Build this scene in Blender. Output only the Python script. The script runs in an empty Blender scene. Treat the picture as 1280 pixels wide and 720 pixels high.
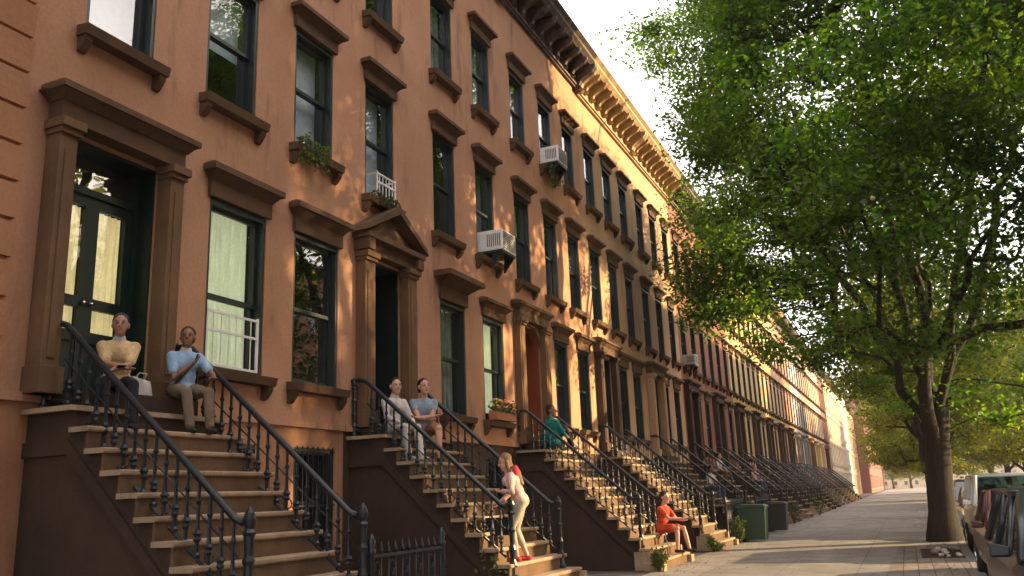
import bpy, bmesh, math, random
import numpy as np
from mathutils import Vector, Matrix, noise
R = math.radians
random.seed(7)
scene = bpy.context.scene
COL = scene.collection
PI = math.pi

# ------------------------------------------------------------------ helpers
def tag(o, label=None, cat=None, group=None, kind=None):
    if label: o['label'] = label
    if cat: o['category'] = cat
    if group: o['group'] = group
    if kind: o['kind'] = kind
    return o

def empty(name, loc=(0, 0, 0), rz=0, parent=None):
    o = bpy.data.objects.new(name, None)
    COL.objects.link(o)
    o.location = loc
    o.rotation_euler = (0, 0, rz)
    o.empty_display_size = .2
    if parent: o.parent = parent
    return o

def link(name, me, parent=None, loc=(0, 0, 0), rz=0):
    o = bpy.data.objects.new(name, me)
    COL.objects.link(o)
    o.location = loc
    o.rotation_euler = (0, 0, rz)
    if parent: o.parent = parent
    return o

def copy_tree(o, parent=None):
    c = o.copy()
    COL.objects.link(c)
    c.parent = parent
    for ch in list(o.children):
        copy_tree(ch, c)
    return c

class MB:
    def __init__(s):
        s.v = []; s.f = []; s.m = []
    def add(s, vs, fs, mi=0):
        n = len(s.v)
        s.v += [tuple(v) for v in vs]
        s.f += [tuple(i + n for i in f) for f in fs]
        s.m += [mi] * len(fs)
        return s
    def box(s, x0, x1, y0, y1, z0, z1, mi=0):
        if x0 > x1: x0, x1 = x1, x0
        if y0 > y1: y0, y1 = y1, y0
        if z0 > z1: z0, z1 = z1, z0
        vs = [(x0,y0,z0),(x1,y0,z0),(x1,y1,z0),(x0,y1,z0),(x0,y0,z1),(x1,y0,z1),(x1,y1,z1),(x0,y1,z1)]
        return s.add(vs, [(0,3,2,1),(4,5,6,7),(0,1,5,4),(1,2,6,5),(2,3,7,6),(3,0,4,7)], mi)
    def hexa(s, b, t, mi=0):
        """b, t: four bottom and four top corners, both counter-clockwise"""
        return s.add(list(b) + list(t), [(0,3,2,1),(4,5,6,7),(0,1,5,4),(1,2,6,5),(2,3,7,6),(3,0,4,7)], mi)
    def quad(s, a, b, c, d, mi=0):
        return s.add([a, b, c, d], [(0,1,2,3)], mi)
    def prism_y(s, prof, y0, y1, mi=0):
        """prof: (x,z) polygon, clockwise seen from +y side or not; extruded along y"""
        n = len(prof)
        vs = [(x, y0, z) for x, z in prof] + [(x, y1, z) for x, z in prof]
        fs = [tuple(range(n)), tuple(range(2*n-1, n-1, -1))]
        fs += [(i, i+n, (i+1) % n + n, (i+1) % n) for i in range(n)]
        return s.add(vs, fs, mi)
    def prism_x(s, prof, x0, x1, mi=0):
        n = len(prof)
        vs = [(x0, y, z) for y, z in prof] + [(x1, y, z) for y, z in prof]
        fs = [tuple(range(n-1, -1, -1)), tuple(range(n, 2*n))]
        fs += [(i, (i+1) % n, (i+1) % n + n, i+n) for i in range(n)]
        return s.add(vs, fs, mi)
    def prism_z(s, prof, z0, z1, mi=0):
        n = len(prof)
        vs = [(x, y, z0) for x, y in prof] + [(x, y, z1) for x, y in prof]
        fs = [tuple(range(n-1, -1, -1)), tuple(range(n, 2*n))]
        fs += [(i, (i+1) % n, (i+1) % n + n, i+n) for i in range(n)]
        return s.add(vs, fs, mi)
    def cyl(s, p0, p1, r0, r1=None, n=8, mi=0, caps=True):
        r1 = r0 if r1 is None else r1
        p0, p1 = Vector(p0), Vector(p1)
        d = (p1 - p0).normalized()
        a = d.orthogonal().normalized(); b = d.cross(a)
        vs = []
        for p, r in ((p0, r0), (p1, r1)):
            for i in range(n):
                t = 2*PI*i/n
                vs.append(p + (a*math.cos(t) + b*math.sin(t))*r)
        fs = [(i, (i+1) % n, (i+1) % n + n, i+n) for i in range(n)]
        if caps: fs += [tuple(range(n-1, -1, -1)), tuple(range(n, 2*n))]
        return s.add(vs, fs, mi)
    def tube(s, pts, r, n=6, mi=0):
        pts = [Vector(p) for p in pts]
        rs = r if isinstance(r, (list, tuple)) else [r]*len(pts)
        up = None; vs = []
        for i, p in enumerate(pts):
            d = (pts[min(i+1, len(pts)-1)] - pts[max(i-1, 0)]).normalized()
            if up is None: up = d.orthogonal().normalized()
            a = (up - d*up.dot(d)).normalized(); up = a
            b = d.cross(a)
            vs += [p + (a*math.cos(2*PI*k/n) + b*math.sin(2*PI*k/n))*rs[i] for k in range(n)]
        fs = []
        for i in range(len(pts)-1):
            fs += [(i*n+k, i*n+(k+1) % n, (i+1)*n+(k+1) % n, (i+1)*n+k) for k in range(n)]
        fs += [tuple(range(n-1, -1, -1)), tuple(range((len(pts)-1)*n, len(pts)*n))]
        return s.add(vs, fs, mi)
    def lathe(s, prof, c=(0,0,0), n=8, mi=0):
        """prof: (r,z) list bottom to top"""
        vs = []
        for r, z in prof:
            vs += [(c[0]+r*math.cos(2*PI*k/n), c[1]+r*math.sin(2*PI*k/n), c[2]+z) for k in range(n)]
        fs = []
        for i in range(len(prof)-1):
            fs += [(i*n+k, i*n+(k+1) % n, (i+1)*n+(k+1) % n, (i+1)*n+k) for k in range(n)]
        fs += [tuple(range(n-1, -1, -1)), tuple(range((len(prof)-1)*n, len(prof)*n))]
        return s.add(vs, fs, mi)
    def ball(s, c, r, n=8, m=6, mi=0):
        rx, ry, rz = r if isinstance(r, (tuple, list)) else (r, r, r)
        vs = [(c[0], c[1], c[2]-rz)]
        for i in range(1, m):
            t = PI*i/m
            for k in range(n):
                a = 2*PI*k/n
                vs.append((c[0]+rx*math.sin(t)*math.cos(a), c[1]+ry*math.sin(t)*math.sin(a), c[2]-rz*math.cos(t)))
        vs.append((c[0], c[1], c[2]+rz))
        fs = [(0, 1+(k+1) % n, 1+k) for k in range(n)]
        for i in range(m-2):
            fs += [(1+i*n+k, 1+i*n+(k+1) % n, 1+(i+1)*n+(k+1) % n, 1+(i+1)*n+k) for k in range(n)]
        L = len(vs)-1; o = 1+(m-2)*n
        fs += [(o+k, o+(k+1) % n, L) for k in range(n)]
        return s.add(vs, fs, mi)
    def mesh(s, name, mats, smooth=False, bevel=0):
        me = bpy.data.meshes.new(name)
        me.from_pydata(s.v, [], s.f)
        if not isinstance(mats, (list, tuple)): mats = [mats]
        for m in mats: me.materials.append(m)
        me.polygons.foreach_set('material_index', s.m)
        if smooth: me.polygons.foreach_set('use_smooth', [True]*len(s.f))
        me.update()
        return me
    def obj(s, name, mats, parent=None, loc=(0,0,0), rz=0, smooth=False, bevel=0):
        o = link(name, s.mesh(name, mats, smooth), parent, loc, rz)
        if bevel:
            b = o.modifiers.new('bevel', 'BEVEL'); b.width = bevel; b.segments = 2; b.limit_method = 'ANGLE'; b.angle_limit = R(35)
        return o

# ------------------------------------------------------------------ materials
def newmat(name):
    m = bpy.data.materials.new(name); m.use_nodes = True
    nt = m.node_tree; nt.nodes.clear()
    out = nt.nodes.new('ShaderNodeOutputMaterial')
    return m, nt, out
def nd(nt, t, **kw):
    n = nt.nodes.new(t)
    for k, v in kw.items():
        if k in n.inputs.keys(): n.inputs[k].default_value = v
        else: setattr(n, k, v)
    return n
def c4(c, k=1.0): return (c[0]*k, c[1]*k, c[2]*k, 1)

def rough_mat(name, col, col2=None, scale=1.2, rough=.85, bump=.25, bscale=30, amt=1.0, stain=None, spec=.3, metallic=0, stretch=None, glow=0):
    m, nt, out = newmat(name)
    col2 = col2 or tuple(c*.72 for c in col)
    g = nd(nt, 'ShaderNodeNewGeometry')
    L = nt.links.new
    src = g.outputs['Position']
    if stretch:
        mp = nd(nt, 'ShaderNodeMapping'); mp.inputs['Scale'].default_value = stretch
        L(src, mp.inputs['Vector']); vec = mp.outputs['Vector']
    else: vec = src
    n1 = nd(nt, 'ShaderNodeTexNoise', Scale=scale, Detail=7.0, Roughness=.62)
    L(vec, n1.inputs['Vector'])
    r1 = nd(nt, 'ShaderNodeMapRange'); r1.inputs['From Min'].default_value = .36; r1.inputs['From Max'].default_value = .66
    L(n1.outputs['Fac'], r1.inputs['Value'])
    mx = nd(nt, 'ShaderNodeMix', data_type='RGBA')
    mx.inputs['A'].default_value = c4(col); mx.inputs['B'].default_value = c4(col2)
    sc = nd(nt, 'ShaderNodeMath', operation='MULTIPLY'); sc.inputs[1].default_value = amt
    L(r1.outputs['Result'], sc.inputs[0]); L(sc.outputs[0], mx.inputs['Factor'])
    last = mx.outputs['Result']
    # fine grain
    n2 = nd(nt, 'ShaderNodeTexNoise', Scale=bscale, Detail=5.0, Roughness=.7)
    L(src, n2.inputs['Vector'])
    mx2 = nd(nt, 'ShaderNodeMix', data_type='RGBA', blend_type='MULTIPLY'); mx2.inputs['Factor'].default_value = .35
    r2 = nd(nt, 'ShaderNodeMapRange'); r2.inputs['From Min'].default_value = .3; r2.inputs['From Max'].default_value = .7; r2.inputs['To Min'].default_value = .6; r2.inputs['To Max'].default_value = 1.15
    L(n2.outputs['Fac'], r2.inputs['Value']); L(last, mx2.inputs['A']); L(r2.outputs['Result'], mx2.inputs['B'])
    last = mx2.outputs['Result']
    if stain:
        n3 = nd(nt, 'ShaderNodeTexNoise', Scale=stain[1], Detail=4.0, Roughness=.7)
        mp3 = nd(nt, 'ShaderNodeMapping'); mp3.inputs['Scale'].default_value = (1, 1, .22)
        L(src, mp3.inputs['Vector']); L(mp3.outputs['Vector'], n3.inputs['Vector'])
        r3 = nd(nt, 'ShaderNodeMapRange'); r3.inputs['From Min'].default_value = .54; r3.inputs['From Max'].default_value = .72; r3.inputs['To Max'].default_value = stain[2]
        L(n3.outputs['Fac'], r3.inputs['Value'])
        mx3 = nd(nt, 'ShaderNodeMix', data_type='RGBA'); mx3.inputs['B'].default_value = c4(stain[0])
        L(r3.outputs['Result'], mx3.inputs['Factor']); L(last, mx3.inputs['A']); last = mx3.outputs['Result']
    bs = nd(nt, 'ShaderNodeBsdfPrincipled', Roughness=rough, Metallic=metallic)
    bs.inputs['Specular IOR Level'].default_value = spec
    L(last, bs.inputs['Base Color'])
    if glow: L(last, bs.inputs['Emission Color']); bs.inputs['Emission Strength'].default_value = glow      # cloth emits by itself, an added glow; the rooms stay dark
    if bump:
        bp = nd(nt, 'ShaderNodeBump', Strength=bump, Distance=.02)
        L(n2.outputs['Fac'], bp.inputs['Height']); L(bp.outputs['Normal'], bs.inputs['Normal'])
    L(bs.outputs[0], out.inputs[0])
    return m

def plain(name, col, rough=.6, metallic=0, spec=.5, emit=None, coat=0):
    m, nt, out = newmat(name)
    bs = nd(nt, 'ShaderNodeBsdfPrincipled', Roughness=rough, Metallic=metallic)
    bs.inputs['Specular IOR Level'].default_value = spec
    n = nd(nt, 'ShaderNodeTexNoise', Scale=9.0, Detail=4.0)
    g = nd(nt, 'ShaderNodeNewGeometry'); nt.links.new(g.outputs['Position'], n.inputs['Vector'])
    r = nd(nt, 'ShaderNodeMapRange'); r.inputs['To Min'].default_value = .78; r.inputs['To Max'].default_value = 1.18
    nt.links.new(n.outputs['Fac'], r.inputs['Value'])
    mx = nd(nt, 'ShaderNodeMix', data_type='RGBA', blend_type='MULTIPLY'); mx.inputs['Factor'].default_value = 1
    mx.inputs['A'].default_value = c4(col); nt.links.new(r.outputs['Result'], mx.inputs['B'])
    nt.links.new(mx.outputs['Result'], bs.inputs['Base Color'])
    if coat: bs.inputs['Coat Weight'].default_value = coat; bs.inputs['Coat Roughness'].default_value = .12
    if emit:
        bs.inputs['Emission Color'].default_value = c4(emit[0]); bs.inputs['Emission Strength'].default_value = emit[1]
    nt.links.new(bs.outputs[0], out.inputs[0])
    return m

def glass_mat(name, tint, ior=1.9, wav=.0015):
    m, nt, out = newmat(name)
    L = nt.links.new
    tr = nd(nt, 'ShaderNodeBsdfTransparent'); tr.inputs[0].default_value = c4(tint)
    gl = nd(nt, 'ShaderNodeBsdfGlossy', Roughness=.015); gl.inputs[0].default_value = (.95, .97, 1, 1)
    # reflectance rising towards grazing, the same from both sides of the pane
    g0 = nd(nt, 'ShaderNodeNewGeometry')
    dt = nd(nt, 'ShaderNodeVectorMath', operation='DOT_PRODUCT'); L(g0.outputs['Normal'], dt.inputs[0]); L(g0.outputs['Incoming'], dt.inputs[1])
    ab = nd(nt, 'ShaderNodeMath', operation='ABSOLUTE'); L(dt.outputs['Value'], ab.inputs[0])
    om = nd(nt, 'ShaderNodeMath', operation='SUBTRACT'); om.inputs[0].default_value = 1; L(ab.outputs[0], om.inputs[1])
    pw = nd(nt, 'ShaderNodeMath', operation='POWER'); pw.inputs[1].default_value = 4.0; L(om.outputs[0], pw.inputs[0])
    f0 = ((ior-1)/(ior+1))**2
    fr = nd(nt, 'ShaderNodeMath', operation='MULTIPLY_ADD'); fr.inputs[1].default_value = 1-f0; fr.inputs[2].default_value = f0; L(pw.outputs[0], fr.inputs[0])
    n = nd(nt, 'ShaderNodeTexNoise', Scale=1.6, Detail=1.5)
    g = nd(nt, 'ShaderNodeNewGeometry'); L(g.outputs['Position'], n.inputs['Vector'])
    bp = nd(nt, 'ShaderNodeBump', Strength=.13, Distance=.02); L(n.outputs['Fac'], bp.inputs['Height'])
    L(bp.outputs['Normal'], gl.inputs['Normal'])
    mx = nd(nt, 'ShaderNodeMixShader')
    L(fr.outputs[0], mx.inputs[0]); L(tr.outputs[0], mx.inputs[1]); L(gl.outputs[0], mx.inputs[2]); L(mx.outputs[0], out.inputs[0])
    return m

def leaf_mat(name, c1, c2, trans, far=0):
    m, nt, out = newmat(name)
    L = nt.links.new
    g = nd(nt, 'ShaderNodeNewGeometry')
    ramp = nd(nt, 'ShaderNodeValToRGB')
    ramp.color_ramp.elements[0].color = c4(c1); ramp.color_ramp.elements[1].color = c4(c2)
    L(g.outputs['Random Per Island'], ramp.inputs[0])
    n = nd(nt, 'ShaderNodeTexNoise', Scale=.45, Detail=3.0); L(g.outputs['Position'], n.inputs['Vector'])
    r = nd(nt, 'ShaderNodeMapRange'); r.inputs['From Min'].default_value = .3; r.inputs['From Max'].default_value = .7; r.inputs['To Min'].default_value = .65; r.inputs['To Max'].default_value = 1.35
    L(n.outputs['Fac'], r.inputs['Value'])
    mx = nd(nt, 'ShaderNodeMix', data_type='RGBA', blend_type='MULTIPLY'); mx.inputs['Factor'].default_value = 1
    L(ramp.outputs[0], mx.inputs['A']); L(r.outputs['Result'], mx.inputs['B'])
    d = nd(nt, 'ShaderNodeBsdfPrincipled', Roughness=.45); d.inputs['Specular IOR Level'].default_value = .35
    L(mx.outputs['Result'], d.inputs['Base Color'])
    t = nd(nt, 'ShaderNodeBsdfTranslucent')
    mt = nd(nt, 'ShaderNodeMix', data_type='RGBA', blend_type='MULTIPLY'); mt.inputs['Factor'].default_value = 1
    mt.inputs['B'].default_value = c4(trans); L(mx.outputs['Result'], mt.inputs['A']); L(mt.outputs['Result'], t.inputs[0])
    ms = nd(nt, 'ShaderNodeMixShader'); ms.inputs[0].default_value = .58
    L(d.outputs[0], ms.inputs[1]); L(t.outputs[0], ms.inputs[2]); L(ms.outputs[0], out.inputs[0])
    return m

DIRT = (.05, .03, .02)
M = {}
def stone(key, col, col2=None, **kw):
    M[key] = rough_mat(key, col, col2, scale=kw.pop('scale', .7), rough=.9, bump=kw.pop('bump', .3), bscale=kw.pop('bscale', 22), stain=kw.pop('stain', (DIRT, 1.1, .35)), **kw)
stone('salmon_stucco', (.45, .245, .142), (.37, .19, .105), stain=((.10, .06, .04), 1.5, .75))
stone('brown_trim', (.125, .070, .036), (.08, .046, .025), scale=2)
stone('brown_surround', (.17, .095, .046), (.12, .068, .033), scale=1.5)
stone('rust_stucco', (.42, .215, .115), (.34, .16, .08), stain=(DIRT, 1.0, .5))
stone('shaded_base_stone', (.075, .042, .026), (.045, .027, .018), scale=1.3)  # darker than the stone itself: lower-level shade put into the colour
stone('shaded_stoop_side', (.060, .035, .022), (.04, .024, .016), scale=1.6)  # shade on the flank of the stoop is painted into this colour
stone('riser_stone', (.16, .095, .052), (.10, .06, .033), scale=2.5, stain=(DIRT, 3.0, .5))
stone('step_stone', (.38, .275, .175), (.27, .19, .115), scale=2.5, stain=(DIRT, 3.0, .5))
stone('tan_stucco', (.47, .30, .18), (.41, .25, .14))
stone('red_stucco', (.25, .10, .06), (.19, .075, .045))
stone('cream_stone', (.52, .36, .17), (.44, .29, .13))
stone('yellow_band', (.42, .29, .07), (.34, .22, .05))
stone('white_paint_stone', (.62, .56, .52), (.5, .45, .42))
stone('pale_cream', (.66, .52, .36), (.58, .44, .28))
stone('grey_stone', (.30, .26, .23), (.22, .19, .17))
stone('tar_roof', (.05, .05, .05))
M['cornice_dark'] = rough_mat('cornice_dark', (.10, .06, .045), (.05, .03, .024), scale=3, rough=.6, bump=.2, stain=((.25, .18, .13), 3.5, .7))
M['cornice_cream'] = rough_mat('cornice_cream', (.45, .32, .17), (.30, .19, .10), scale=3, rough=.7, bump=.2, stain=((.10, .06, .04), 2.5, .6))
M['cornice_green'] = rough_mat('cornice_green', (.05, .13, .08), (.03, .08, .05), scale=3, rough=.6, bump=.2)
M['dark_paint'] = plain('dark_paint', (.012, .022, .02), .35)
M['green_paint'] = plain('green_paint', (.006, .020, .014), .45, spec=.3)
M['brown_paint'] = plain('brown_paint', (.16, .05, .02), .4)
M['iron'] = plain('iron', (.010, .014, .017), .36, metallic=0, spec=.45)
M['iron_green'] = plain('iron_green', (.02, .05, .035), .45)
M['white_metal'] = plain('white_metal', (.72, .70, .66), .5)
M['grille_dark'] = plain('grille_dark', (.12, .12, .12), .6)
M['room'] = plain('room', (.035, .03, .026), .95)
M['shade_fabric'] = plain('shade_fabric', (.58, .63, .66), .9)
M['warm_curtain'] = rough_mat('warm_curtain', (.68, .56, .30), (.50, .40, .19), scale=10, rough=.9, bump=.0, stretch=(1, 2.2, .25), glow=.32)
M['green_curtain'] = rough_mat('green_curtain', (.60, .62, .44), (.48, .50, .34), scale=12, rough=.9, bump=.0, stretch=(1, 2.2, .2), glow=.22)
M['grey_curtain'] = rough_mat('grey_curtain', (.36, .38, .36), (.15, .17, .17), scale=9, rough=.9, bump=.0, stretch=(1, 2.2, .2))
M['glass'] = glass_mat('glass', (.82, .88, .90), 2.3)
M['glass_clear'] = glass_mat('glass_clear', (.88, .92, .88), 1.45)
M['car_glass'] = glass_mat('car_glass', (.25, .36, .36), 1.9)
M['leaf'] = leaf_mat('leaf', (.012, .040, .013), (.050, .092, .014), (4.7, 4.3, .8))
M['leaf_far'] = leaf_mat('leaf_far', (.045, .085, .018), (.17, .19, .03), (3.2, 2.7, .8))
M['ivy'] = leaf_mat('ivy', (.05, .09, .02), (.12, .15, .04), (1.5, 1.5, .8))
M['bark'] = rough_mat('bark', (.038, .030, .024), (.02, .016, .013), scale=5, rough=.95, bump=.9, bscale=16, stretch=(1, 1, .25))
M['flower_pink'] = plain('flower_pink', (.75, .18, .2), .7)
M['flower_yellow'] = plain('flower_yellow', (.8, .5, .1), .7)
M['terracotta'] = plain('terracotta', (.35, .13, .06), .8)
M['rubber'] = plain('rubber', (.02, .02, .02), .8)
M['chrome'] = plain('chrome', (.6, .6, .6), .15, metallic=1)
M['bin_green'] = plain('bin_green', (.008, .05, .024), .5)
M['bin_black'] = plain('bin_black', (.02, .022, .022), .5)
M['red_light'] = plain('red_light', (.35, .02, .02), .25)
M['lamp_glass'] = plain('lamp_glass', (.6, .6, .58), .12)

def paving_mat(name, base, joint, sx, sy, off=0):
    m, nt, out = newmat(name); L = nt.links.new
    g = nd(nt, 'ShaderNodeNewGeometry')
    mp = nd(nt, 'ShaderNodeMapping'); mp.inputs['Rotation'].default_value = (0, 0, PI/2); L(g.outputs['Position'], mp.inputs['Vector'])
    br = nd(nt, 'ShaderNodeTexBrick', Scale=1.0)
    br.inputs['Brick Width'].default_value = sy; br.inputs['Row Height'].default_value = sx
    br.inputs['Mortar Size'].default_value = .008; br.inputs['Mortar Smooth'].default_value = .2
    br.offset = .0 if not off else .5
    br.inputs['Color1'].default_value = c4(base); br.inputs['Color2'].default_value = c4(base, .72); br.inputs['Mortar'].default_value = c4(joint)
    br.inputs['Bias'].default_value = -.2
    L(mp.outputs['Vector'], br.inputs['Vector'])
    n1 = nd(nt, 'ShaderNodeTexNoise', Scale=1.3, Detail=8.0, Roughness=.65); L(g.outputs['Position'], n1.inputs['Vector'])
    r = nd(nt, 'ShaderNodeMapRange'); r.inputs['From Min'].default_value = .3; r.inputs['From Max'].default_value = .7; r.inputs['To Min'].default_value = .6; r.inputs['To Max'].default_value = 1.2
    L(n1.outputs['Fac'], r.inputs['Value'])
    n2 = nd(nt, 'ShaderNodeTexNoise', Scale=60.0, Detail=4.0); L(g.outputs['Position'], n2.inputs['Vector'])
    mx = nd(nt, 'ShaderNodeMix', data_type='RGBA', blend_type='MULTIPLY'); mx.inputs['Factor'].default_value = 1
    L(br.outputs['Color'], mx.inputs['A']); L(r.outputs['Result'], mx.inputs['B'])
    bs = nd(nt, 'ShaderNodeBsdfPrincipled', Roughness=.8); L(mx.outputs['Result'], bs.inputs['Base Color'])
    bs.inputs['Specular IOR Level'].default_value = .3
    ad = nd(nt, 'ShaderNodeMath', operation='MULTIPLY_ADD'); ad.inputs[1].default_value = -.6
    L(br.outputs['Fac'], ad.inputs[0]); L(n2.outputs['Fac'], ad.inputs[2])
    bp = nd(nt, 'ShaderNodeBump', Strength=.4, Distance=.01); L(ad.outputs[0], bp.inputs['Height']); L(bp.outputs['Normal'], bs.inputs['Normal'])
    L(bs.outputs[0], out.inputs[0])
    return m
M['sidewalk'] = paving_mat('sidewalk', (.28, .26, .235), (.12, .11, .10), 1.35, 1.5)
M['pavers'] = paving_mat('pavers', (.25, .21, .18), (.05, .04, .03), .25, 1.2, 1)
M['asphalt'] = rough_mat('asphalt', (.055, .055, .056), (.04, .04, .041), scale=2, rough=.85, bump=.4, bscale=120)
M['kerb'] = rough_mat('kerb', (.30, .29, .27), (.2, .19, .18), scale=3, rough=.85)
M['soil'] = rough_mat('soil', (.05, .035, .022), (.03, .02, .014), scale=6, rough=.95, bump=.8)
M['brick_red'] = rough_mat('brick_red', (.28, .12, .085), (.21, .085, .055), scale=5, rough=.9, bump=.3)
M['area_paving'] = rough_mat('area_paving', (.12, .10, .085), (.08, .07, .06), scale=3, rough=.9)

# ------------------------------------------------------------------ camera (solved from the photograph's vanishing points)
F, W_, H_ = 1080., 1280., 720.
cx, cy = 640., 360.
vpy = (1133., 604.)
uvx = 465.
uvy = cy - (F*F + (uvx-cx)*(vpy[0]-cx))/(vpy[1]-cy)
Yc = Vector((vpy[0]-cx, vpy[1]-cy, F)).normalized()
Zc = Vector((uvx-cx, uvy-cy, F)).normalized()
Xc = Yc.cross(Zc)
# rows: cam axes expressed in world (cam x right, y down, z forward)
Wm = Matrix((Xc, Yc, Zc))            # world_i = row_i . cam
right = Vector((Xc[0], Yc[0], Zc[0])); down = Vector((Xc[1], Yc[1], Zc[1])); fwd = Vector((Xc[2], Yc[2], Zc[2]))
CAMP = Vector((7.75, 0, 1.5))
cam = bpy.data.cameras.new('camera'); co = bpy.data.objects.new('camera', cam); COL.objects.link(co)
m3 = Matrix((right, -down, -fwd)).transposed()
co.matrix_world = Matrix.Translation(CAMP) @ m3.to_4x4()
cam.sensor_width = 36; cam.lens = F/W_*36; cam.clip_end = 3000; cam.clip_start = .05
scene.camera = co

# ------------------------------------------------------------------ light
SUN_EL, SUN_AZ = 16.0, 28.0           # elevation, and degrees from +X towards +Y
w = bpy.data.worlds.new('World'); scene.world = w; w.use_nodes = True
nt = w.node_tree; bg = nt.nodes['Background']
sky = nt.nodes.new('ShaderNodeTexSky'); sky.sky_type = 'NISHITA'; sky.sun_disc = False
sky.sun_elevation = R(SUN_EL); sky.sun_rotation = R(90-SUN_AZ)
sky.air_density = 1.0; sky.dust_density = 3.0; sky.ozone_density = 1.0
hz = nt.nodes.new('ShaderNodeMix'); hz.data_type = 'RGBA'; hz.inputs['Factor'].default_value = .62      # bright thin overcast in front of the blue
hz.inputs['B'].default_value = (9.6, 8.6, 8.4, 1)
nt.links.new(sky.outputs[0], hz.inputs['A']); nt.links.new(hz.outputs['Result'], bg.inputs[0]); bg.inputs[1].default_value = .14
sd = bpy.data.lights.new('sun', 'SUN'); sd.energy = 5; sd.angle = R(.6); sd.color = (1, .71, .38)
so = bpy.data.objects.new('sun', sd); COL.objects.link(so)
sdir = Vector((math.cos(R(SUN_EL))*math.cos(R(SUN_AZ)), math.cos(R(SUN_EL))*math.sin(R(SUN_AZ)), math.sin(R(SUN_EL))))
so.rotation_euler = sdir.to_track_quat('Z', 'Y').to_euler()
vs = scene.view_settings
vs.view_transform = 'Standard'; vs.look = 'None'; vs.gamma = 1; vs.use_curve_mapping = False; vs.exposure = 1.5
scene.render.film_transparent = False
scene.cycles.max_bounces = 6; scene.cycles.transparent_max_bounces = 12; scene.cycles.diffuse_bounces = 3; scene.cycles.glossy_bounces = 3
scene.cycles.sample_clamp_indirect = 6
scene.cycles.use_denoising = True

# ------------------------------------------------------------------ ground
def KX(y): return 8.3 + .018*max(y, -30)
def ribbon(name, x0, x1, z, mat, ys, label=None, thick=0, kind='structure'):
    mb = MB()
    for a, b in zip(ys[:-1], ys[1:]):
        p = [(x0(a), a), (x1(a), a), (x1(b), b), (x0(b), b)]
        if thick: mb.prism_z(p, z-thick, z)
        else: mb.quad(*[(q[0], q[1], z) for q in p])
    o = mb.obj(name, mat); tag(o, label, None, None, kind); return o
YS = [-30, 0, 20, 60, 120, 118.01, 420]
YS = [-30, 0, 20, 60, 120, 420]
mb = MB(); mb.quad((-900, -900, -.20), (900, -900, -.20), (900, 1800, -.20), (-900, 1800, -.20)); tag(mb.obj('ground', M['soil']), kind='structure')
ribbon('road', lambda y: KX(y)+.14, lambda y: KX(y)+9.4, -.14, M['asphalt'], YS)
ribbon('sidewalk', lambda y: 2.98, lambda y: KX(y), 0, M['sidewalk'], YS)
ribbon('kerb', lambda y: KX(y), lambda y: KX(y)+.15, .006, M['kerb'], YS, thick=.2)
ribbon('far_sidewalk', lambda y: KX(y)+9.4, lambda y: KX(y)+15, 0, M['sidewalk'], YS, thick=.2)
ribbon('areaway_paving', lambda y: -.3, lambda y: 2.98, -.012, M['area_paving'], YS)
ribbon('paver_strip', lambda y: KX(y)-1.35, lambda y: KX(y)-.02, .005, M['pavers'], [16, 24.2])

# ------------------------------------------------------------------ houses
CACHE = {}
def cached(key, fn):
    if key not in CACHE: CACHE[key] = fn()
    return CACHE[key]

def facade(mb, W, z0, z1, ops, x=0.0, mi=0, room=2):
    """front wall with real openings, reveals and a dark room behind each"""
    ys = sorted(set([0, W] + [o[0] for o in ops] + [o[1] for o in ops]))
    zs = sorted(set([z0, z1] + [o[2] for o in ops] + [o[3] for o in ops]))
    for a, b in zip(ys[:-1], ys[1:]):
        for c, d in zip(zs[:-1], zs[1:]):
            my, mz = (a+b)/2, (c+d)/2
            if any(o[0] < my < o[1] and o[2] < mz < o[3] for o in ops): continue
            mb.quad((x, a, c), (x, b, c), (x, b, d), (x, a, d), mi)
    for o in ops:
        y0, y1, c, d, rec = o[:5]
        xr = x-rec
        for P, Q in (((y0, c), (y1, c)), ((y1, c), (y1, d)), ((y1, d), (y0, d)), ((y0, d), (y0, c))):
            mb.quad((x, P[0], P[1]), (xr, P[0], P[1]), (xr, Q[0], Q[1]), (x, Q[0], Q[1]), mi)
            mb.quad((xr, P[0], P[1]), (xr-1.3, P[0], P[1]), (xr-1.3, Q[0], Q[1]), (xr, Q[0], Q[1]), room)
        mb.quad((xr-1.3, y0, c), (xr-1.3, y1, c), (xr-1.3, y1, d), (xr-1.3, y0, d), room)

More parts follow.
